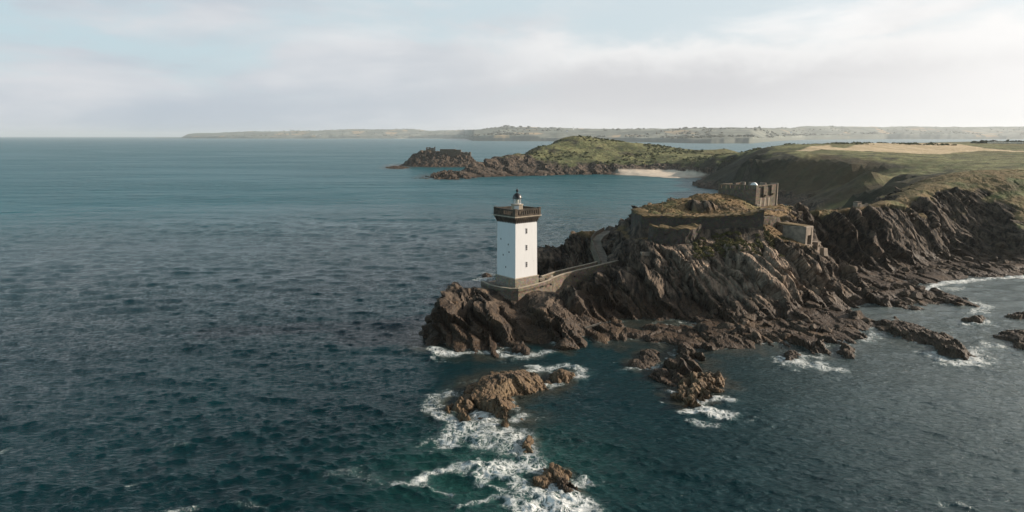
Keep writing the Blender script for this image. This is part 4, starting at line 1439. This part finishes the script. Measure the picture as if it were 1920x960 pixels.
# lower outwork
ow3 = [Pd(*q) for q in [(1216, 424, 158.5), (1236, 428, 157.6), (1270, 432, 156.6), (1300, 431, 157.2), (1313, 422, 160.4)]]
oww = [q[:2] for q in ow3]
owz = [q[2] for q in ow3]
OW = MB()
ob = [(oww[-1][0] - 2.0, oww[-1][1] + 0.6), (oww[2][0], oww[2][1] + 3.4), (oww[0][0] + 0.8, oww[0][1] + 1.8)]
OW.prism(oww + ob, 11.5, owz + [owz[4] + 0.1, owz[2] + 0.2, owz[0] + 0.1], 0.97)
OWO = OW.build('outwork', M_RAMPART)
weather(OWO, 7, 0.34, 4)
tag(OWO, 'low broken stone outwork standing in front of the long rampart', 'ruin')
cp = MB()
cp.prism([(q[0] * 0.99 + (oww[2][0]) * 0.01, q[1] + 0.06) for q in oww + ob], [z + 0.01 for z in owz] + [owz[4] + 0.11, owz[2] + 0.21, owz[0] + 0.11], [z + 0.25 for z in owz] + [owz[4] + 0.3, owz[2] + 0.45, owz[0] + 0.3], 0.95)
weather(cp.build('turf_top', M_TURF, OWO), 7, 0.34, 4)

# stone revetments right of the rampart
def roughen(o, amt, zmin, seed):
    r = np.random.default_rng(seed)
    me = o.data
    co = np.empty(len(me.vertices) * 3, np.float32)
    me.vertices.foreach_get('co', co)
    co = co.reshape(-1, 3)
    n = fbm(co.astype(float) * 0.9, 3, seed)
    n2 = fbm(co.astype(float) * 0.9 + 31, 3, seed)
    top = (co[:, 2] > zmin)
    co[:, 2] += np.where(top, n * amt * 1.6, 0)
    co[:, 1] += n2 * amt
    co[:, 0] += n * amt * 0.6
    me.vertices.foreach_set('co', co.ravel())
    me.update()


def slab_wall(name, label, quad_px, th, mat, cat='wall', bottom=None):
    pts = [P(*q) for q in quad_px]
    zt = [q[2] for q in quad_px]
    (a, b) = pts[0], pts[1]
    mb = ribbon([a, b], th, [bottom, bottom], [zt[0], zt[1]])
    o = mb.build(name, mat)
    weather(o, 7, 0.16, len(label))
    tag(o, label, cat)
    return o


slab_wall('rampart_end_wall', 'sunlit speckled stone end wall closing the right end of the rampart', [(1433, 408, 18.6), (1463, 406, 18.6)], 3.0, M_MASON, bottom=12.5)
slab_wall('retaining_wall', 'sunlit sloping stone retaining wall above the concrete gun casemate', [(1486, 398, 17.8), (1506, 397, 17.8)], 1.2, M_MASON, bottom=13.5)
slab_wall('ditch_wall', 'dark low wall running in front of the roofless fort', [(1424, 390.5, 20.2), (1472, 393, 19.4)], 1.0, M_FORT, bottom=17.0)
x, y = P(1421, 388, 20.2)
tag(MB().box((x, y, 20.3), (1.2, 0.8, 1.3), R(20)).build('stone_pillar', M_COPING, bevel=0.06), 'small pale stone pillar at the foot of the fort corner', 'pillar')

# roofless fort
c0 = np.array(P(1418.5, 347.5, 26.0))
dl = np.array((-8.5, 5.5))
dr = np.array((8.1, 6.0))
Ll, Lr = np.hypot(*dl), np.hypot(*dr)
dl, dr = dl / Ll, dr / Lr
cl_, cr_ = c0 + dl * Ll, c0 + dr * Lr
cbk = cl_ + dr * Lr
FT = empty('fort_ruin', (c0[0], c0[1], 0))
tag(FT, 'roofless square stone fort ruin on top of the headland', 'fort')


def rel(p):
    return (p[0] - c0[0], p[1] - c0[1])


fw = MB()
ops = [(0.8 + i * 1.22, 0.8 + i * 1.22 + 0.2, 24.9, 25.75) for i in range(8)]
fw.wall(rel(cl_), rel(c0), 16.5, 26.0, 0.45, ops)
fw.wall(rel(cl_ + dr * 0.451), rel(c0 + dr * 0.451), 16.5, 24.85, 0.4, [(2.3, 3.7, 22.6, 24.4), (6.6, 8.1, 22.4, 24.2)])
fw.build('loopholed_wall', M_FORT, FT)
fr = MB()
fr.wall(rel(c0 + dl * 0.0), rel(cr_), 15.5, 25.95, 0.5, [(1.2, 3.5, 22.6, 25.6), (5.1, 7.1, 23.0, 25.8)])
fr.wall(rel(c0 + dl * 0.503 + dr * 0.9), rel(cr_ + dl * 0.503), 15.5, 25.2, 0.4)
fr.build('embrasure_wall', M_FORT, FT)
fb = MB()
fb.wall(rel(cr_), rel(cbk), 15.5, 26.2, 0.6, [(2.0, 3.2, 24.4, 26.2), (4.8, 6.0, 24.6, 26.2), (7.8, 8.8, 24.2, 26.2)])
fb.build('rear_wall', M_CONC, FT)
fl = MB()
fl.wall(rel(cbk), rel(cl_), 15.5, 26.0, 0.6, [(3.0, 4.5, 24.5, 26.0)])
fl.build('side_wall', M_FORT, FT)
for u in (2.3, 4.2, 6.0):
    p = c0 + dr * u - np.array((-dr[1], dr[0])) * 0.03
    MB().box((*rel(p), 21.3), (0.55, 0.10, 2.3), math.atan2(dr[1], dr[0])).build('lime_streak', M_COPING, FT)
for u, zz in ((4.2, 23.1), (7.6, 23.4)):
    p = c0 + dr * u - np.array((-dr[1], dr[0])) * 0.25
    MB().box((*rel(p), zz), (0.8, 0.6, 0.3), math.atan2(dr[1], dr[0])).build('bracket_stone', M_DARKSTONE, FT)
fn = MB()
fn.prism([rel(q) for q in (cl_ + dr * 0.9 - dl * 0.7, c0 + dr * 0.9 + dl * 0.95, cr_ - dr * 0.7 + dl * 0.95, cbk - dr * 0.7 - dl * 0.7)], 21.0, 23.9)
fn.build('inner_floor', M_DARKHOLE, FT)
# white shell inside
q = c0 + dl * 1.9 + dr * 2.2
DS = empty('dome_shelter', (q[0], q[1], 23.9), R(-28))
tag(DS, 'small white arched shelter rising behind the fort wall', 'shelter')
sh = MB()
prof = [(math.cos(R(a)) * 1.05, math.sin(R(a)) * 1.75 + 0.9) for a in range(0, 181, 15)]
prof = [(1.05, 0)] + prof + [(-1.05, 0)]
vs = [(a, -0.9, b) for a, b in prof] + [(a, 0.9, b) for a, b in prof]
n = len(prof)
sh.add(vs, [tuple(range(n)), tuple(range(2 * n - 1, n - 1, -1))] + [(i, i + 1, n + i + 1, n + i) for i in range(n - 1)] + [(n - 1, 0, n, 2 * n - 1)])
sh.build('shell', M_TENT, DS)
fr_ = MB()
for (a, b), (c, d) in zip(prof[:-1], prof[1:]):
    fr_.add([(a * 1.06, -0.95, b * 1.03), (c * 1.06, -0.95, d * 1.03), (c * 0.92, -0.95, d * 0.95), (a * 0.92, -0.95, b * 0.95),
             (a * 1.06, -0.80, b * 1.03), (c * 1.06, -0.80, d * 1.03), (c * 0.92, -0.80, d * 0.95), (a * 0.92, -0.80, b * 0.95)],
            [(0, 1, 2, 3), (7, 6, 5, 4), (0, 4, 5, 1), (3, 2, 6, 7)])
fr_.build('arch_rim', M_TENT, DS)

# gun casemate
b0 = np.array(P(1509.5, 463, 12.6))
bl = np.array((-0.74, 0.67))
br = np.array((0.76, 0.65))
BK = empty('gun_casemate', (b0[0], b0[1], 12.6))
tag(BK, 'blocky concrete gun casemate with square opening facing the bay', 'bunker')
BZ = -3.0
body = MB()
p_a, p_b = (0, 0), tuple(br * 3.5)
body.wall(p_a, p_b, BZ, 4.55, 0.9, [(0.85, 2.6, 0.4, 2.7)])
body.wall(tuple(bl * 5.6), (0, 0), BZ, 4.5, 0.8)
body.wall(p_b, tuple(br * 3.5 + bl * 5.6), BZ, 4.5, 0.8)
body.build('casemate_wall', M_CONC, BK, bevel=0.0)
ro = MB()
ro.prism([tuple(q) for q in (-br * 0.05 + bl * -0.04, br * 3.55 + bl * -0.04, br * 3.55 + bl * 5.7, -br * 0.05 + bl * 5.7)], 4.56, 4.85, 0.95)
ro.build('roof_slab', M_CONC, BK)
tf = MB()
tf.prism([tuple(q) for q in (br * 0.25 + bl * 0.7, br * 3.2 + bl * 0.7, br * 3.4 + bl * 6.8, br * -0.2 + bl * 6.8)], [4.853] * 4, [4.95, 4.95, 5.3, 5.3], 0.98)
tf.build('turf_top', M_TURF, BK)
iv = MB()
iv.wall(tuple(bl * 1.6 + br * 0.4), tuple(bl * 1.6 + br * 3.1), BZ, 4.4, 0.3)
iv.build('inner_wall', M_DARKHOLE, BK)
MB().box((*(br * 1.72 + bl * -0.25), 0.28), (2.1, 0.8, 0.2), math.atan2(br[1], br[0])).build('sill', M_CONC, BK)
# two smaller concrete pieces
q = np.array(P(1536, 458, 11.6))
LK = empty('lookout_block', (q[0], q[1], 10.4))
tag(LK, 'small concrete lookout with one dark window right of the gun casemate', 'bunker')
lk = MB()
lk.wall(tuple(br * -0.7), tuple(br * 0.7), -1.0, 1.6, 0.3, [(0.4, 1.0, 0.4, 1.1)])
lk.wall(tuple(br * -0.7 + bl * 1.6), tuple(br * -0.7), -1.0, 1.6, 0.3)
lk.wall(tuple(br * 0.7), tuple(br * 0.7 + bl * 1.6), -1.0, 1.6, 0.3)
lk.wall(tuple(br * 0.7 + bl * 1.6), tuple(br * -0.7 + bl * 1.6), -1.0, 1.6, 0.3)
lk.build('lookout_wall', M_CONC, LK)
lr = MB()
lr.prism([tuple(z) for z in (br * -0.85 + bl * -0.1, br * 0.85 + bl * -0.1, br * 0.85 + bl * 1.8, br * -0.85 + bl * 1.8)], 1.603, 1.78)
lr.build('roof_slab', M_CONC, LK)
q = P(1545, 470, 10.8)
o = MB().box((0, 0, 0.4), (1.8, 1.3, 2.1), 0, 0.85).build('fallen_block', M_CONC, loc=(q[0], q[1], 10.0), bevel=0.08)
o.rotation_euler = (R(-12), R(10), R(30))
tag(o, 'tilted pale concrete block lying below the gun casemate', 'concrete block')
q = P(1214, 482, 11.6)
o = MB().box((0, 0, 0.2), (3.3, 1.4, 2.0), 0, 0.96).build('concrete_footing', M_CONC, loc=(q[0], q[1], 11.6), bevel=0.06)
o.rotation_euler = (0, 0, R(8))
tag(o, 'flat-faced pale concrete footing on the ledge left of the cliff ribs', 'concrete block')
q = P(1112, 616, 1.6)
o = MB().box((0, 0, 0), (3.4, 0.5, 0.3), 0).build('concrete_beam', M_CONC, loc=(q[0], q[1], 2.2), bevel=0.03)
o.rotation_euler = (0, R(-14), R(12))
tag(o, 'pale concrete beam leaning on rocks in the dark cove', 'beam')

# little hut on the neck
q = P(1607, 387, 17.2)
HT = empty('stone_hut', (q[0], q[1], 16.6), R(25))
tag(HT, 'tiny square stone hut at the far end of the grassy neck', 'hut')
MB().box((0, 0, 0.9), (1.7, 1.6, 2.0)).build('hut_wall', M_CONC, HT)
MB().box((0, 0, 1.99), (2.0, 1.9, 0.18)).build('roof', M_DARKSTONE, HT)
MB().box((0.1, -0.80, 0.7), (0.6, 0.06, 1.3)).build('door', M_DARKHOLE, HT)
q0, q1 = P(1612, 390, 17.0), P(1625, 387, 17.4)
tag(ribbon([q0, q1], 0.4, 15.8, [17.6, 18.2]).add(*(lambda m: (m.v, m.f))(MB().box((q1[0], q1[1] + 0.2, 17.3), (0.7, 0.7, 2.2)))).build('gate_post_wall', M_CONC),
    'short pale wall with a square gate post beside the tiny stone hut', 'wall')

# far islet fort
f0, f1 = Pd(825, 288, 905), Pd(864, 289, 903)
FF = empty('islet_fort', (f0[0], f0[1], 0))
tag(FF, 'long low dark walled fort on the crest of the distant islet', 'fort')
L_ = math.hypot(f1[0] - f0[0], f1[1] - f0[1])
fm_ = MB()
fm_.wall((0, 0), (L_ * 0.72, f1[1] - f0[1]), 8, 21.6, 9.0, [(L_ * 0.35, L_ * 0.38, 19.0, 20.2), (L_ * 0.52, L_ * 0.55, 19.0, 20.2)])
fm_.build('curtain_wall', M_FORT, FF)
MB().wall((L_ * 0.725, f1[1] - f0[1] + 0.4), (L_, f1[1] - f0[1] + 0.3), 8, 20.8, 8.0).build('stepped_end', M_FORT, FF)
MB().wall((L_ * 1.003, 1.0), (L_ + 12.5, 0.4), 6, 17.8, 7.0, [(3.0, 4.6, 17, 18.6), (8.5, 10.0, 16.5, 18.6)]).build('low_bastion', M_FORT, FF)
r0 = Pd(799, 281, 908)
RF = empty('islet_ruin', (r0[0], r0[1], 0))
tag(RF, 'broken light-coloured walls on the left summit of the distant islet', 'ruin')
rw_ = MB()
rw_.wall((0, 0), (6, 1.5), 14, 23.9, 1.0, [(2, 3.2, 21.8, 23.2)])
rw_.wall((6.5, 1), (10, 2), 14, 23.2, 1.0)
rw_.wall((10.5, 1.5), (12, 1.8), 14, 24.6, 1.2)
rw_.build('broken_wall', M_FORT, RF)


# ------------------------------------------------------------------ boulders on the shelf and the beach
def boulder_mesh(seed):
    bm = bmesh.new()
    bmesh.ops.create_icosphere(bm, subdivisions=3, radius=1.0)
    co = np.array([v.co[:] for v in bm.verts])
    r = np.random.default_rng(seed)
    sc = np.array((r.uniform(0.9, 1.4), r.uniform(0.7, 1.0), r.uniform(0.45, 0.8)))
    dirs = r.normal(size=(11, 3))
    dirs /= np.linalg.norm(dirs, axis=1)[:, None]
    for d in dirs:
        lim = r.uniform(0.42, 0.78)
        k = co @ d
        co = co - np.clip(k - lim, 0, None)[:, None] * d
    co = co * sc + fbm(co * 1.7, 3, seed)[:, None] * 0.06
    for v, c in zip(bm.verts, co):
        v.co = c
    me = bpy.data.meshes.new('boulder')
    bm.to_mesh(me)
    bm.free()
    me.materials.append(M_TERRAIN)
    for an, val in (('wet', 0.55 if seed % 2 else 0.1),):
        a = me.attributes.new(an, 'FLOAT', 'POINT')
        a.data.foreach_set('value', np.full(len(me.vertices), val, np.float32))
    return me


BM = [boulder_mesh(s) for s in range(8)]
br_ = np.random.default_rng(5)


def scatter_boulders(n, poly_px, size, label, group, weedy, sizes_pow=2.2):
    pl = [P(*q) for q in poly_px]
    xs, ys = [q[0] for q in pl], [q[1] for q in pl]
    k = 0
    tries = 0
    while k < n and tries < n * 40:
        tries += 1
        x, y = br_.uniform(min(xs), max(xs)), br_.uniform(min(ys), max(ys))
        ins = False
        for (ax, ay), (bx, by) in zip(pl, pl[1:] + pl[:1]):
            if ((ay > y) != (by > y)) and x < (bx - ax) * (y - ay) / (by - ay + 1e-9) + ax:
                ins = not ins
        if not ins:
            continue
        h = float(height_at(GA, x, y)[0])
        if h < -0.15:
            continue
        s = size[0] + (size[1] - size[0]) * br_.uniform() ** sizes_pow
        idx = br_.integers(0, 4) * 2 + (1 if br_.uniform() < weedy else 0)
        o = link('boulder', BM[idx])
        o.location = (x, y, h + s * 0.18)
        o.scale = (s, s, s)
        o.rotation_euler = (br_.normal() * 0.25, br_.normal() * 0.25, br_.uniform(0, 6.28))
        tag(o, label, 'boulder', group)
        k += 1


scatter_boulders(150, [(1640, 500), (1700, 484), (1930, 486), (1930, 512), (1830, 519), (1750, 526), (1700, 540), (1650, 530)], (0.35, 1.7),
                 'loose boulder on the stony beach under the shaded cliff at right', 'boulders on the stony beach', 0.35)
scatter_boulders(140, [(1300, 600), (1450, 580), (1560, 560), (1640, 535), (1720, 545), (1800, 570), (1700, 590), (1600, 625), (1450, 640), (1300, 645)], (0.4, 1.9),
                 'weedy brown boulder on the rocky shelf below the headland cliff', 'boulders on the weedy shelf', 0.85)

# ------------------------------------------------------------------ scrub and grass
def leaf_cluster(centers, radii, leaves, rgen, size, squash=0.7):
    """many small leaf-sized quads through the volume of each clump"""
    n = len(centers) * leaves
    c = np.repeat(centers, leaves, 0)
    r = np.repeat(radii, leaves)
    d = rgen.normal(size=(n, 3))
    d /= np.linalg.norm(d, axis=1)[:, None]
    d[:, 2] = np.abs(d[:, 2])
    rad = r * rgen.uniform(0.55, 1.05, n)
    p = c + d * rad[:, None] * np.array((1, 1, squash))
    u = rgen.normal(size=(n, 3))
    u -= (u * d).sum(1)[:, None] * d * 0.6
    u /= np.linalg.norm(u, axis=1)[:, None]
    v = np.cross(d + rgen.normal(size=(n, 3)) * 0.4, u)
    v /= np.linalg.norm(v, axis=1)[:, None]
    s = (size * rgen.uniform(0.6, 1.4, n))[:, None] * r[:, None]
    q = np.stack((p - u * s - v * s * 0.5, p + u * s - v * s * 0.5, p + u * s * 0.7 + v * s * 0.6, p - u * s * 0.7 + v * s * 0.6), 1).reshape(-1, 3)
    f = np.arange(4 * n).reshape(-1, 4)
    return q, f


def scrub(name, G, n, rad, mat, sel, leaves=14, size=0.42, seed=1, zoff=-0.1, box=None):
    r = np.random.default_rng(seed)
    x = r.uniform(G['x0'], G['x0'] + G['res'] * (G['nx'] - 1), n * 6)
    y = r.uniform(G['y0'], G['y0'] + G['res'] * (G['ny'] - 1), n * 6)
    if box:
        x, y = r.uniform(box[0], box[1], n * 6), r.uniform(box[2], box[3], n * 6)
    z = height_at(G, x, y)
    i = np.clip(((x - G['x0']) / G['res']).astype(int), 0, G['nx'] - 1)
    j = np.clip(((y - G['y0']) / G['res']).astype(int), 0, G['ny'] - 1)
    t = G['turf'][j, i]
    m = sel(x, y, z, t)
    x, y, z = x[m][:n], y[m][:n], z[m][:n]
    rr = r.uniform(rad[0], rad[1], len(x))
    q, f = leaf_cluster(np.stack((x, y, z + zoff), 1), rr, leaves, r, size)
    me = mesh_from(name, q, f, mat)
    o = link(name, me)
    tag(o, kind='stuff')
    return o


def patch(x, y, s, seed, thr):
    return fbm(np.stack((x / s, y / s, x * 0), 1), 3, seed) > thr


scrub('heath_scrub', GC, 1500, (0.9, 2.0), M_SCRUB, lambda x, y, z, t: (t > 0.35) & (z > 9) & patch(x, y, 34, 8, 0.0), seed=21)
scrub('hillside_scrub', GB, 900, (0.9, 2.8), M_SCRUB, lambda x, y, z, t: (z > 6) & (y < 400) & (x < 190) & patch(x, y, 40, 9, 0.0), seed=22)
# cliff-top scrub below the rampart
gx0, gx1 = P(1330, 452, 14.6)[0], P(1475, 440, 14.8)[0]


def sel_gorse(x, y, z, t):
    a = (x > 47) & (x < 58.5) & (y > 153) & (y < 160.8) & (z > 11.5)
    b = (x > 60) & (x < 66.5) & (y > 155) & (y < 165) & (z > 11.5) & (z < 17.5)
    c = (x > 41) & (x < 46) & (y > 152) & (y < 159) & (z > 11.5)
    return (a | b | c) & patch(x, y, 4, 3, -0.25)


scrub('cliff_scrub', GA, 480, (0.25, 0.65), M_GORSE, sel_gorse, leaves=60, size=0.22, seed=23, box=(40, 68, 151, 166))
scrub('grass_tufts', GA, 5200, (0.18, 0.42), M_TURF, lambda x, y, z, t: (t > 0.55) & (y < 262) & (x < 112) & ~((abs(x - 1) < 9) & (abs(y - 144) < 9)), leaves=9, size=0.5, seed=24)

# ------------------------------------------------------------------ bales and hedge on the plateau
def hedge(name, label, p0, p1, z, h, w, seed):
    r = np.random.default_rng(seed)
    L = math.hypot(p1[0] - p0[0], p1[1] - p0[1])
    n = int(L / (w * 0.5))
    t = np.linspace(0, 1, n)
    c = np.stack((p0[0] + (p1[0] - p0[0]) * t, p0[1] + (p1[1] - p0[1]) * t, np.full(n, z)), 1) + r.normal(size=(n, 3)) * w * 0.15
    q, f = leaf_cluster(c, r.uniform(0.75, 1.2, n) * h, 26, r, 0.35, 1.0)
    org = np.array((p0[0], p0[1], z))
    o = link(name, mesh_from(name, q - org, f, M_TREE), loc=tuple(org))
    tag(o, label, 'hedge')
    return o


def zb(x, y):
    return float(height_at(GB, x, y)[0])


ZB = 27.6
b0_, b1_ = P(1853, 276.2, ZB), P(1916, 275.8, ZB)
hp0, hp1 = (b0_[0] - 10, b0_[1] + 10), (b1_[0] + 60, b1_[1] + 14)
hedge('hedge', 'dark hedge behind the row of pale bales on the plateau', hp0, hp1, zb(*hp0), 2.6, 3.0, 3)
bme = None
for i in range(13):
    t = i / 12
    x, y = b0_[0] + (b1_[0] - b0_[0]) * t, b0_[1] + (b1_[1] - b0_[1]) * t
    if bme is None:
        mb = MB().lathe([(0.9, -0.7), (1.05, -0.6), (1.05, 0.6), (0.9, 0.7)], 14)
        o = mb.build('hay_bale', M_BALE)
        bme = o.data
    else:
        o = link('hay_bale', bme)
    o.location = (x, y, zb(x, y) + 1.0)
    o.rotation_euler = (R(90), 0, R(random.uniform(-20, 20)))
    tag(o, 'pale round bale in the row before the dark hedge on the plateau', 'hay bale', 'bales in a row by the hedge')
m0, m1 = P(1705, 270, 29.4), P(1815, 269.5, 29.4)
hedge('thicket', 'dark low thicket on the plateau skyline beyond the straw field', m0, m1, zb(*m0), 3.2, 5.0, 4)

# ------------------------------------------------------------------ far coast
def far_coast():
    # skyline and shore read off as bearings: (photo px, shore distance, skyline height in px above the horizon)
    kx = np.array([300, 350, 362, 380, 440, 520, 560, 640, 720, 770, 800, 872, 888, 950, 1000, 1080, 1150, 1250, 1290, 1330, 1400, 1500, 1650, 1800, 1950, 2300, 2700])
    sd = np.array([10500, 10300, 10000, 9800, 9600, 9500, 9500, 9500, 9500, 9600, 9400, 9000, 5200, 5000, 4900, 4700, 4500, 3900, 3600, 3500, 3480, 6500, 7500, 7500, 7500, 7500, 7500])
    sk = np.array([-4, -3, 3, 5, 6, 9, 10, 10.5, 11.5, 12, 10, 11, 12, 15, 14, 13, 12.5, 13.5, 14, 13.5, 14.5, 15.5, 17, 17, 15, 15, 14])
    pxs = np.linspace(300, 2500, 900)
    rows = np.concatenate((np.linspace(-60, 120, 16), np.linspace(160, 2600, 46)))
    s = np.interp(pxs, kx, sd)
    s = s + 40 * fbm(np.stack((pxs / 30, pxs * 0, pxs * 0), 1), 4, 3)
    top = np.interp(pxs, kx, sk)
    az = np.arctan((pxs - 960) / FPX)
    co, at, fl = [], [], []
    for j, dr_ in enumerate(rows):
        d = (s + dr_)                                   # depth along the view axis
        x = d * (pxs - 960) / FPX
        y = d
        sky_z = CAM_H + (s + 1700) * top / FPX           # height needed for the ridge
        n = fbm(np.stack((x / 420, y / 420, x * 0), 1), 4, 5)
        n2 = fbm(np.stack((x / 90, y / 90, x * 0), 1), 3, 6)
        cliff = ss(np.full_like(x, dr_), -10, 70 + 0) * (0.30 + 0.10 * n)
        rise = cliff + (1 - cliff) * ss(np.full_like(x, dr_), 80, 1800) * 0.92
        z = rise * sky_z * (1 + 0.10 * n * ss(np.full_like(x, dr_), 100, 500)) + 2.2 * n2 * ss(np.full_like(x, dr_), 0, 60)
        z = np.where(sky_z < 12, np.minimum(z, sky_z * 0.3), z)
        z = z - 8 * (1 - ss(np.full_like(x, dr_), -60, 0)) - 40 * ss(np.full_like(x, dr_), 2000, 2600)
        co.append(np.stack((x, y, z), 1))
    co = np.concatenate(co)
    nr, nc = len(rows), len(pxs)
    idx = np.arange(nr * nc).reshape(nr, nc)
    f = np.stack((idx[:-1, :-1], idx[:-1, 1:], idx[1:, 1:], idx[1:, :-1]), 2).reshape(-1, 4)
    m, g, b, pos, out = new_mat("far_land")
    v = g.voro(g.mapping(pos, scale=(1, 0.55, 0), rot=(0, 0, 0.4)), 0.0052, 'F1')
    sepc = g.n('ShaderNodeSeparateColor')
    g.link(v.outputs['Color'], sepc.inputs[0])
    fld = g.mix(g.step(sepc.outputs[0], 0.2, 0.7), (0.17, 0.19, 0.165), (0.23, 0.24, 0.205))  # land colours paled and greyed to stand in for thicker haze
    fld = g.mix(g.step(sepc.outputs[1], 0.80, 0.84), fld, (0.36, 0.27, 0.17))
    edge = g.voro(g.mapping(pos, scale=(1, 0.55, 0), rot=(0, 0, 0.4)), 0.0052, 'DISTANCE_TO_EDGE').outputs[0]
    fld = g.mix(g.step(edge, 0.10, 0.05), fld, (0.13, 0.145, 0.125))
    wood = g.step(g.noise(pos, 0.0035, 4, 0.6), 0.46, 0.56)
    fld = g.mix(wood, fld, (0.115, 0.130, 0.112))
    sz = g.n('ShaderNodeSeparateXYZ')
    g.link(pos, sz.inputs[0])
    fld = g.mix(g.step(sz.outputs[2], 26.0, 17.0), fld, (0.125, 0.138, 0.122))
    g.link(fld, b.inputs['Base Color'])
    b.inputs['Roughness'].default_value = 0.9
    b.inputs['Specular IOR Level'].default_value = 0.1
    o = link('far_coast', mesh_from('far_coast', co, f, m, smooth=True))
    tag(o, kind='structure')
    Z = co[:, 2].reshape(nr, nc)

    def ground(px, dr_):
        i = int(np.clip(np.searchsorted(pxs, px), 0, nc - 1))
        j = int(np.clip(np.searchsorted(rows, dr_), 0, nr - 1))
        q = co[j * nc + i]
        return q
    return ground


ground = far_coast()


def far_tree(name, label, px, dr_, h, seed, group):
    q = ground(px, dr_)
    r = np.random.default_rng(seed)
    root = empty(name, (q[0], q[1], q[2] - 0.5))
    tag(root, label, 'tree', group)
    MB().lathe([(h * 0.045, 0), (h * 0.03, h * 0.35), (h * 0.015, h * 0.75)], 6).build('trunk', M_BARK, root)
    n = 9
    c = np.stack((r.normal(size=n) * h * 0.32, r.normal(size=n) * h * 0.3, h * r.uniform(0.5, 0.85, n)), 1)
    qv, f = leaf_cluster(c, r.uniform(0.18, 0.3, n) * h, 40, r, 0.35, 0.8)
    link('crown', mesh_from('crown', qv, f, M_TREE), root)


for k, (px, h) in enumerate([(505, 14), (512, 17), (538, 20), (550, 26), (556, 24), (565, 19), (584, 22), (622, 16), (686, 19), (692, 17), (708, 22), (725, 18), (760, 18), (455, 14)]):
    far_tree('far_tree', 'hazy lone tree on the skyline of the distant left coast', px, 1500, h, 60 + k, 'trees along the far skyline')
for k, (px, h) in enumerate([(945, 30), (952, 26), (960, 22), (975, 26), (990, 24)]):
    far_tree('far_tree', 'hazy tree of the taller skyline clump on the middle of the far coast', px, 1500, h, 90 + k, 'trees in the tall far clump')

# far woods: one mass
r = np.random.default_rng(31)
cc, rr_ = [], []
for i in range(2600):
    px = r.uniform(430, 2050)
    dr_ = r.choice([r.uniform(60, 400), r.uniform(400, 1900)])
    q = ground(px, dr_)
    if q[2] < 6:
        continue
    nn_ = fbm(np.array([[q[0] / 300, q[1] / 300, 0.0]]), 3, 44)[0]
    if nn_ < 0.02:
        continue
    cc.append((q[0], q[1], q[2]))
    rr_.append(r.uniform(6, 13))
qv, f = leaf_cluster(np.array(cc), np.array(rr_), 16, r, 0.42, 0.8)
tag(link('far_woods', mesh_from('far_woods', qv, f, M_TREE)), kind='stuff')

# pale beaches of the far coast
for (pa_, pb_, w_) in ((742, 830, 40.0), (640, 690, 12)):
    pts = []
    for px in np.linspace(pa_, pb_, 24):
        q = ground(px, 10)
        pts.append((q[0], q[1]))
    msand = mat_paint("far_sand", (0.62, 0.54, 0.44), (0.55, 0.48, 0.4), 0.9, 0.3)
    o = ribbon([(a, b - 30) for a, b in pts], w_, -1.0, [6.0] * 24).build('far_beach', msand)
    tag(o, kind='structure')

# houses on the far coast
def far_house(label, px, dr_, w, h, tower=False):
    q = ground(px, dr_)
    root = empty('far_house' if not tower else 'far_lighthouse', (q[0], q[1], q[2] - 1))
    tag(root, label, 'house' if not tower else 'lighthouse', None if tower else 'white houses on the far coast')
    if tower:
        MB().lathe([(4.0, 0), (2.8, h)], 12).build('tower', M_TENT, root)
        MB().lathe([(3.2, h), (2.6, h + 2), (0.3, h + 5)], 12).build('lantern', M_ROOF, root)
        return
    MB().box((0, 0, h / 2), (w, w * 0.6, h)).build('wall', M_TENT, root)
    rf = MB()
    a, b = w / 2 + 0.4, w * 0.3 + 0.4
    rf.add([(-a, -b, h), (a, -b, h), (a, b, h), (-a, b, h), (-a, 0, h + w * 0.35), (a, 0, h + w * 0.35)],
           [(0, 1, 5, 4), (2, 3, 4, 5), (1, 2, 5), (3, 0, 4), (3, 2, 1, 0)])
    rf.build('roof', M_ROOF, root)


far_house('slender white far lighthouse tower on the coast behind the green hill', 1073, 1150, 6, 22, True)
for k, (px, dr_, w, h) in enumerate([(1059, 1000, 14, 9), (1474, 700, 14, 12), (1773, 500, 14, 12), (1872, 700, 14, 9), (1600, 600, 12, 8), (598, 60, 14, 8), (604, 60, 12, 8), (590, 70, 10, 7)]):
    lab = ['small hazy white house left of the far lighthouse tower', 'white house on the far shore above the strip of water right of the hill', 'white house above the straw field on the far shore',
           'whitest far house near the right edge skyline', 'pale far house behind the plateau skyline', 'white house at the far left shoreline, largest of three', 'white house at the far left shoreline, middle of three',
           'white house at the far left shoreline, smallest of three'][k]
    far_house(lab, px, dr_, w, h)

# ------------------------------------------------------------------ air
hz = MB()
S = 27000.0
hz.box((0, 0, (-14 + 150) / 2), (2 * S, 2 * S, 164))
mh = bpy.data.materials.new("sea_air")
mh.use_nodes = True
mh.node_tree.nodes.clear()
g = NT(mh.node_tree)
ho = g.n('ShaderNodeOutputMaterial')
pv = g.n('ShaderNodeVolumePrincipled')
pv.inputs['Color'].default_value = (0.92, 0.95, 0.98, 1)
pv.inputs['Density'].default_value = 0.00005
pv.inputs['Anisotropy'].default_value = 0.25
g.link(pv.outputs[0], ho.inputs['Volume'])
hzo = hz.build('haze', mh)
tag(hzo, kind='stuff')
